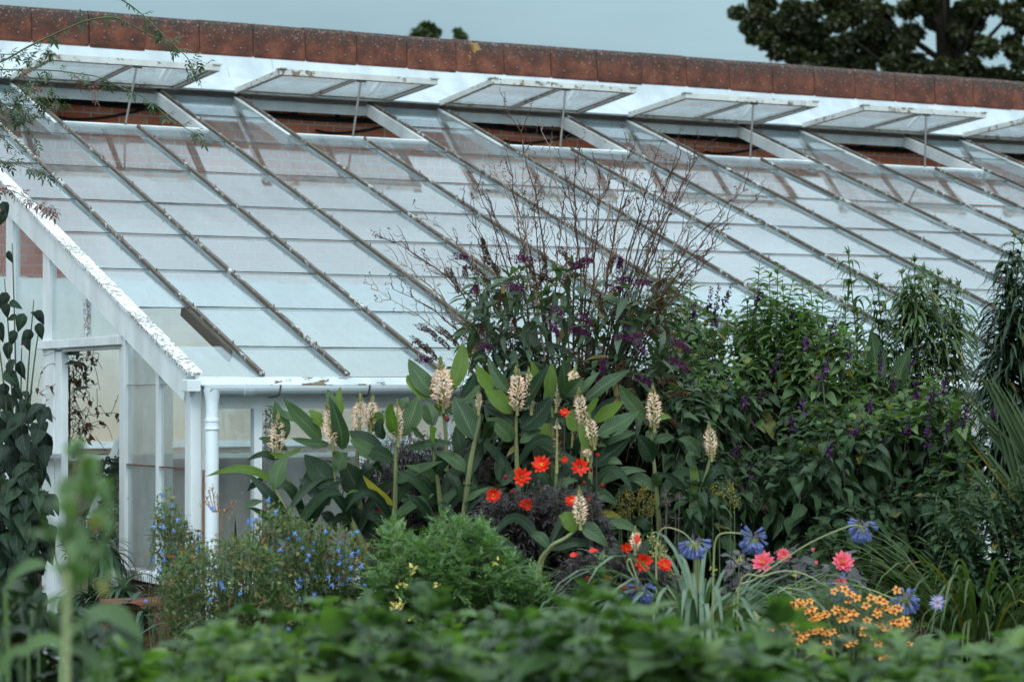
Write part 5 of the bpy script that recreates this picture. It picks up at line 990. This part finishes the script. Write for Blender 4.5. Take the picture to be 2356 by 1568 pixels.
# ================================================================== LEFT EDGE: CLIMBING SHRUB
M_CLI=leafm((.020,.042,.024),(.045,.080,.042),.36,.18,mid=(.07,.11,.055),vein=70); M_CLD=leafm((.008,.018,.011),(.022,.042,.022),.4,.12,mid=(.05,.07,.04),vein=70)  # M_CLD: dark copy, shade deep in the foliage coloured in
t=thing('climbing_shrub','dark broad leaved climbing shrub covering the greenhouse end left of the doorway','climber',tuple(gbase(10,17.9))); g=G(); s=G()
for x,y in ((28,560),(78,690),(10,640),(92,745),(50,800),(-20,700),(95,1000)):
    s.tube(bez([gbase(20+x*.4,17.9),at(30+x*.3,1100,17.8),at(x,y,17.75)],26),np.linspace(.011,.003,26),6)
T_BIG=leaf_t(ovate(.30),8,.25,.35,wave=.15)
for x,y,l,a,k in ((14,712,34,-80,1),(35,700,30,-20,0),(48,740,42,-110,0),(30,775,34,-100,1),(62,775,40,-115,1),(62,790,30,-60,1),(92,728,34,-65,1),(85,722,28,150,1),(92,760,36,-80,1),(18,805,40,-100,1),(22,845,44,-120,1),(48,850,42,-85,1),(28,870,50,-45,0),(8,900,40,-100,1),(40,905,40,-70,1),(12,480,36,-70,1),(6,500,34,-120,1),(22,590,28,-80,1),(8,690,40,-120,1),(0,760,44,-60,1),(28,730,26,-170,1)):
    a=math.radians(a); g.inst(T_BIG,[at(x-math.cos(a)*l*.5,y+math.sin(a)*l*.5,17.6)],orient(np.array([RT*math.cos(a)+UP*math.sin(a)+TOCAM*.1]),np.array([nrm(TOCAM+UP*.7+RT*rng.normal()*.4)]),l*mpp(17.6)*1.15),k)
n=400; xy=psample([(-40,860),(20,900),(100,890),(112,1000),(105,1100),(115,1200),(90,1340),(100,1440),(-60,1500),(-60,900)],n); P=ats(xy,18.1-.8*rng.random(n)); d=nrm(rv(n)*.8+np.array([0,0,-.9])+TOCAM*.3); g.inst(T_OV,P,orient(d,nrm(TOCAM*.7+UP+rv(n)*.5),.135*rng.uniform(.45,1.25,n)),1)
n=90; xy=psample([(-40,1050),(105,1050),(90,1340),(-60,1400)],n); P=ats(xy,17.35-.1*rng.random(n)); d=nrm(rv(n)*.8+np.array([0,0,-.9])+TOCAM*.3); g.inst(T_BIG,P,orient(d,nrm(TOCAM*.7+UP+rv(n)*.5),.13*rng.uniform(.6,1.2,n)),0)
g.build('foliage',[M_CLI,M_CLD],t,smooth=True); s.build('stem',M_STEM,t,smooth=True)
# dry vine in the doorway
M_DRY=leafm((.06,.025,.012),(.14,.06,.03),.8,.2); t=thing('dried_vine','tangle of dried brown vine and shrivelled leaves hanging in the greenhouse doorway','dried plant',tuple(gbase(150,19.6))); g=G(); l=G()
for i in range(70):
    x,y=148+abs(rng.normal())*34,rng.uniform(812,1010); x=min(x,270); p=at(x,y,19.5+rng.random()*.4); q=at(min(x+rng.normal()*45,272),y+rng.normal()*50+20,19.5+rng.random()*.4); C=bez([p,(p+q)/2+rv(1)[0]*.10,q],12); g.tube(C,.0018,4)
    m=rng.integers(1,6); k=rng.integers(0,12,m); l.inst(T_OV2,C[k],orient(rv(m)+np.array([0,0,-1.2]),rv(m),.045*rng.uniform(.5,1.3,m),.7),0)
for y in (820,850,890,930): g.tube(bez([at(146,y-20,19.7),at(160,y+60,19.6),at(158,1040,19.7)],12),.004,5)
for x,y,a in ((148,815,10),(148,838,15),(165,900,25)): l.inst(T_LA,[at(x,y,19.4)],orient(np.array([RT*math.cos(a/57)+UP*math.sin(a/57)]),np.array([TOCAM+UP]),.12),1)
g.tube(bez([gbase(150,19.6),at(150,1000,19.6),at(150,820,19.6)],10),.006,5); g.build('stem',M_STEMD,t); l.build('leaves',[M_DRY,M_CLI],t,smooth=True)
# a faded plant climbing inside the front glass
t=thing('dried_vine','brown climbing seed stalk inside the greenhouse behind the first front mullion','dried plant',tuple(gbase(618,17.6))); l=G(); g=G()
for x0 in (612,622,634): 
    g.tube([gbase(x0,17.4),at(x0,920,17.4)],.003,4); n=90; P=ats(np.stack([x0+rng.normal(size=n)*6,rng.uniform(915,1180,n)],1),17.4); l.inst(T_SM,P,orient(rv(n),rv(n),.025))
l.build('leaves',[M_DRY],t,smooth=True); g.build('stem',M_STEMD,t)
# plants inside, through the door
t=thing('spurge_plant','whorled narrow leaved green plant just inside the doorway beside the white post','plant',tuple(gbase(240,18.2))); g=G(); M_ECH=leafm((.030,.060,.040),(.06,.10,.065),.42,.2,mid=(.11,.15,.09))
for x,y,L,D in ((239,1255,.22,17.6),(266,1352,.20,17.2),(235,1375,.22,17.3),(300,1385,.2,16.6),(205,1360,.2,17.4),(285,1345,.2,17.0),(330,1400,.18,16.4),(190,1400,.2,17.2)):
    n=44; c=at(x,y,D); el=rng.uniform(-.5,1.1,n); az=rng.random(n)*6.28; d=np.stack([np.cos(az)*np.cos(el),np.sin(az)*np.cos(el),np.sin(el)],1); g.inst(T_NA,c-UP*rng.random(n)[:,None]*.08,orient(d,nrm(UP+d*.2),L*rng.uniform(.7,1.1,n))); g.tube([c,gbase(x,D)],.008,5)
g.build('foliage',M_ECH,t,smooth=True)
t=thing('trumpet_flowered_plant','plant with small orange trumpet flowers inside the doorway','plant',tuple(gbase(205,19))); g=G(); n=260; xy=psample([(150,1190),(180,1170),(215,1200),(270,1190),(272,1290),(200,1300),(150,1290)],n); P=ats(xy,19-.5*rng.random(n)); g.inst(T_LA,P,orient(rv(n)+UP*-.2,nrm(UP+rv(n)*.4),.10*rng.uniform(.5,1.2,n))); 
n=300; xy=psample([(228,1060),(274,1050),(274,1200),(235,1180)],n); P=ats(xy,19.6-.4*rng.random(n)); g.inst(T_SM,P,orient(rv(n),rv(n),.035)); g.tube([gbase(255,19.5),at(255,1080,19.5)],.006,5); g.tube([gbase(205,19),at(205,1200,18.8)],.006,5); g.build('foliage',M_CLD,t,smooth=True)
M_ORG=leafm((.62,.10,.02),(.80,.20,.04),.5,.25)
for x,y in ((203,1213),(208,1214),(216,1206),(198,1199)):
    g=G(); c=at(x,y,18.4); n=6; a=nrm(RT+UP*.2+rv(1)[0]*.3); g.inst(leaf_t(lance(.2),3,.3,.2),np.repeat(c[None],n,0),orient(a+rv(n)*.35,rv(n),.045)); g.build('trumpet_flower',M_ORG,t,smooth=True)
# ================================================================== ROSE STEMS HANGING FROM TOP LEFT
M_ROSE=leafm((.030,.055,.030),(.065,.105,.055),.45,.25,mid=(.12,.16,.09)); M_ROSEP=leafm((.10,.15,.10),(.15,.20,.13),.5,.3); M_RR=leafm((.13,.045,.03),(.22,.09,.06),.5,.2)
rose=thing('rambling_rose','slender rambling rose stems arching over the glass roof from the upper left','climber',tuple(at(-60,330,16.4))); g=G(); l=G()
T_R3=merge([xf(leaf_t(lance(.15),3,.3,.4),rz(a)*s,(0,y,0)) for a,s,y in ((0,.6,.5),(.9,.5,.35),(-.9,.5,.35),(1.0,.4,.12),(-1.0,.4,.12))])
z1=lambda Lq:[(a/2.356/1.7385,b/2.356/1.7385) for a,b in Lq]
RS=[(z1([(-150,640),(60,560),(250,450),(500,330),(750,220),(850,190),(1000,165),(1120,180),(1270,255),(1430,340),(1600,400),(1700,480),(1790,580),(1830,680),(1850,760)]),.0055,46,0),
(z1([(1130,-10),(1240,60),(1330,130),(1400,190),(1450,240),(1540,330),(1600,400)]),.004,16,0),
(z1([(-150,650),(100,660),(250,660),(500,665),(700,690),(900,720),(1000,760),(1150,830),(1300,890),(1420,970),(1530,1060),(1620,1140),(1750,1210),(1880,1290),(1960,1380)]),.0045,50,0),
(z1([(-50,510),(150,520),(300,560),(420,600)]),.003,20,0),(z1([(180,650),(300,760),(380,850),(440,930),(500,1010),(520,1080)]),.003,14,2),(z1([(700,710),(800,790),(860,850),(870,940)]),.0025,10,2),
(z1([(-60,900),(40,990),(120,1060),(200,1130),(250,1200),(320,1290),(380,1380)]),.0035,26,0),(z1([(300,500),(380,480),(470,470)]),.002,8,0),(z1([(1790,560),(1880,580),(1960,600)]),.0016,6,0),
([(-20,365),(20,375),(60,385),(100,395),(138,410)],.003,34,0),([(-20,430),(30,440),(70,460),(110,480),(130,485)],.003,34,2),([(-20,300),(20,330),(40,350)],.003,10,0)]
for pts,r,n,km in RS:
    D0=16.6 if pts[0][1]<340 else 16.2
    C=bez([at(x,y,D0+.12*math.sin(i*.9)) for i,(x,y) in enumerate(pts)],max(30,len(pts)*5)); g.tube(C,np.linspace(r,r*.35,len(C)),5)
    k=rng.integers(1,len(C)-1,n); T=nrm(C[k+0]-C[k-1]); s=nrm(np.cross(T,rv(n))); d=nrm(T*.5+s+np.array([0,0,-.2])); l.inst(T_R3,C[k],orient(d,nrm(UP+TOCAM*.5+rv(n)*.5),.068*rng.uniform(.5,1.15,n)),km if km else 0)
n=130; xy=psample([(-10,215),(40,195),(90,190),(130,205),(150,235),(120,275),(60,280),(20,300),(-10,330)],n); l.inst(T_R3,ats(xy,16.4+.3*rng.random(n)),orient(rv(n)+RT*.4,nrm(UP+rv(n)*.5),.062*rng.uniform(.6,1.2,n)),0)
g.build('stem',M_STEM,rose,smooth=True); l.build('foliage',[M_ROSE,M_ROSEP,M_RR],rose,smooth=True)
# ================================================================== BACKGROUND TREES
M_TREE=leafm((.022,.030,.012),(.075,.080,.032),.5,.2); M_TREE2=leafm((.03,.05,.02),(.06,.085,.03),.5,.2); M_BARK=flat((.03,.022,.016),.9,.1,.4)
def treecrown(label,clusters,D,m,px_trunk,leaf=.12,per=260,name='tree'):
    b=gbase(px_trunk,D); t=thing(name,label,'tree',tuple(b)); g=G(); s=G(); top=at(px_trunk,min(c[1] for c in clusters)+10,D)
    C=bez([b,(b+top)/2+RT*.3,top],20); s.tube(C,np.linspace(D*.008,D*.0012,20),9)
    for x,y,r in clusters:
        d=D+rng.normal()*1.2; c=at(x,y,d); R=r*mpp(d); n=int(per*rng.uniform(.7,1.2)); p=rv(n)*(rng.random(n)**.45)[:,None]*R*np.array([1,1,.75]); g.inst(T_QD,c+p,orient(rv(n)+np.array([0,0,-.3]),nrm(UP+rv(n)*.6),leaf*rng.uniform(.6,1.25,n)))
        i=min(19,max(6,int(19*(c[2]-b[2])/max(top[2],1))-3)); 
        if rng.random()<.22: s.tube(bez([C[i],(C[i]+c)/2+UP*R*.4,c],10),np.linspace(D*.0011,D*.0003,10),5)
        if rng.random()<.25:
          for k in range(3): s.tube(bez([c-UP*R*.3,c+rv(1)[0]*R*.6],4),D*.0003,4)
    s.build('trunk',M_BARK,t,smooth=True); g.build('crown',m,t,smooth=True)
cl=[(1690,30,10),(1700,28,14),(1722,60,18),(1745,35,24),(1735,85,18),(1765,95,20),(1775,60,24),(1740,5,18),(1790,120,20),(1810,90,26),(1800,45,24),(1765,10,22),(1830,130,22),(1850,100,26),(1840,60,26),(1820,15,24),(1870,140,22),(1890,110,26),(1880,70,28),(1865,25,26),(1915,145,22),(1930,100,26),(1925,50,26),(1905,10,26),(1960,140,24),(1970,90,28),(1960,40,28),(1950,0,26),(1990,150,24),(2005,120,28),(2010,70,30),(2000,20,28)]
for x in range(2040,2480,34):
    for y in (-60,-20,20,60,100,140,180,225,270): 
        if rng.random()<.80: cl.append((x+rng.normal()*13,y+rng.normal()*13,rng.uniform(17,29)))
for x in range(1800,2480,55): cl.append((x+rng.normal()*10,185+rng.normal()*10,26)); cl.append((x,-60+rng.normal()*14,40)); cl.append((x,-120,44))
treecrown('large dark broadleaved tree filling the upper right corner behind the wall',cl,62,M_TREE,2150,.10,1000)
treecrown('small round tree top just showing above the coping near the middle',[(975,78,24),(960,88,18),(992,74,18),(984,64,12),(968,104,26),(990,112,28),(950,135,30),(1000,145,32),(970,165,34)],75,M_TREE2,975,.12,900)
treecrown('tiny tip of a tree above the coping right of the round tree top',[(1059,82,9),(1054,74,6),(1064,92,12),(1056,110,16),(1068,130,18),(1052,150,20)],78,M_TREE2,1060,.11,320)
# ================================================================== BLURRED FOREGROUND
M_FG=leafm((.036,.074,.024),(.115,.19,.060),.42,.35,yel=False,mid=(.10,.15,.06)); M_FGD=leafm((.012,.026,.011),(.035,.060,.024),.42,.25)  # M_FGD: darkened copy, shaded gaps low in the foliage put into its colour
t=thing('foreground_plant','tall pale stalk with soft green leaves standing very near the camera at left','plant',tuple(gbase(150,5.0))); g=G(); s=G()
s.tube(bez([gbase(148,5),at(152,1500,5),at(160,1300,5),at(175,1120,5),at(186,1040,5)],24),np.linspace(.0058,.0026,24),9); s.build('stem',flat((.36,.39,.18),.5,.4,.2),t,smooth=True)
for x,y,r,n in ((180,1015,20,16),(185,1055,28,22),(200,1100,36,26),(235,1125,22,8),(150,1135,30,14),(190,1160,40,26),(170,1200,44,26),(230,1190,30,12),(130,1225,34,12),(190,1250,44,24),(215,1300,34,16),(165,1300,50,26),(145,1350,30,12),(120,1180,26,7)):
    n=int(n*.30)+2; P=ats(np.stack([x+rng.normal(size=n)*r*.6,y+rng.normal(size=n)*r*.45],1),5+rng.normal(size=n)*.06); g.inst(T_OV2,P,orient(rv(n)+np.array([0,0,-.3]),nrm(UP+TOCAM*.4+rv(n)*.4),.038*rng.uniform(.6,1.2,n)))
g.build('foliage',leafm((.09,.15,.06),(.15,.23,.10),.45,.35),t,smooth=True)
t=thing('broad_leaved_plant','broad arrow shaped leaves blurred in the lower left corner','plant',tuple(gbase(60,8.5))); g=G()
for x,y,l,a,D in ((60,1330,110,30,7.2),(20,1420,90,60,8.5),(60,1400,80,100,9),(95,1410,70,80,9.4),(30,1470,90,20,8.5),(120,1440,80,120,9),(170,1430,70,60,9.4),(210,1450,130,25,6.6),(260,1440,150,-25,6.4),(290,1480,120,-50,6.4),(100,1500,110,10,6.8),(180,1520,120,160,6.6),(30,1530,100,40,7),(240,1530,100,70,7),(5,1370,70,90,9.5),(150,1395,60,70,9.8),(60,1360,60,120,9.8)):
    a=math.radians(a); A=at(x-math.cos(a)*l*.5,y+math.sin(a)*l*.5,D); B=at(x+math.cos(a)*l*.5,y-math.sin(a)*l*.5,D-.05); bigleaf(g,[A,(A+B)/2+UP*.02,B],l*.42,D,0 if D<8 else 1,roll=nrm(TOCAM*.5+UP+rv(1)[0]*.3)); g.tube([gbase(x,D),A],.004,5)
n=420; xy=psample([(-40,1400),(60,1370),(140,1410),(240,1430),(300,1500),(330,1600),(-60,1600)],n); g.inst(T_OV,ats(xy,9.6+rng.random(n)),orient(rv(n)+UP*.3,nrm(UP+rv(n)*.5),.10*rng.uniform(.6,1.2,n)),1)
g.build('foliage',[M_FG,M_FGD],t,smooth=True)
g=G(); top=[(-60,1540),(330,1545),(480,1500),(720,1470),(900,1460),(1100,1450),(1400,1445),(1600,1510),(1780,1550),(2100,1560),(2380,1545),(2420,1660),(-60,1660)]
for n,D,L,mi,tm in ((90,8.8,.13,2,T_OV2),(330,10.6,.10,2,T_TRI)):
    xy=psample([(a,b+(20 if b<1600 and D<8 else 0)) for a,b in top],n); P=ats(xy,D+rng.normal(size=n)*.35); shoots(g,P,tm,L*rng.uniform(.6,1.2,n),2,.03,stem=None,elev=(.9,.1),jit=.6,mi=mi)
sprigs=[(300,1500),(360,1490),(430,1480),(500,1450),(545,1435),(590,1460),(640,1440),(690,1430),(735,1395),(760,1440),(800,1420),(842,1405),(880,1430),(930,1415),(985,1400),(1020,1430),(1060,1405),(1110,1425),(1150,1395),(1200,1420),(1240,1440),(1290,1395),(1338,1375),(1375,1400),(1410,1430),(1445,1400),(1490,1395),(1520,1440),(1570,1470),(1640,1450),(1700,1460),(1745,1440),(1790,1385),(1810,1430),(1860,1540),(1930,1545),(2005,1440),(2040,1480),(2100,1530),(2170,1480),(2240,1490),(2300,1470),(2350,1480)]
for x,y in sprigs+[q for q in [(rng.uniform(250,2400),rng.uniform(1470,1570)) for _ in range(64)] if not (1800<q[0]<2090 and q[1]<1545)]:
    D=rng.uniform(7.0,9.2); hue=rng.random(); tip=at(x,y+rng.uniform(-14,22),D); k=int(rng.integers(5,9)); L=rng.uniform(.10,.19); tm=T_OV2 if rng.random()<.6 else T_TRI; lean=nrm(UP+rv(1)[0]*.35)
    P=np.array([tip-lean*j*.045 for j in range(k)]); az=rng.random()*6+np.arange(k)*1.4
    for q in (0,2.1,4.2):
        el=.75-.12*np.arange(k)+rng.normal(size=k)*.2; d=np.stack([np.cos(az+q)*np.cos(el),np.sin(az+q)*np.cos(el),np.sin(el)],1); g.inst(tm,P,orient(d,nrm(UP+rv(k)*.4),L*(.45+.55*np.minimum(1,np.arange(k)/2.5))*rng.uniform(.8,1.15,k)),0 if hue<.68 else 3)
    g.tube([tip,tip-lean*.5],.003,4,1,caps=False)
n=9000; xs=rng.uniform(-3,14,n); ys=rng.uniform(3.5,11,n); P=np.stack([xs,ys,gz_(xs,ys)+rng.uniform(.02,.28,n)],1); g.inst(T_OV,P,orient(rv(n)+UP*.3,nrm(UP+rv(n)*.4),.10*rng.uniform(.5,1.2,n)),1)
o=g.build('ground_cover',[M_FG,M_STEM,M_FGD,leafm((.07,.125,.035),(.17,.25,.08),.4,.4,yel=False)],None,smooth=True); tag(o,'soft mass of low leafy plants blurred across the bottom of the picture','ground cover',kind='stuff')
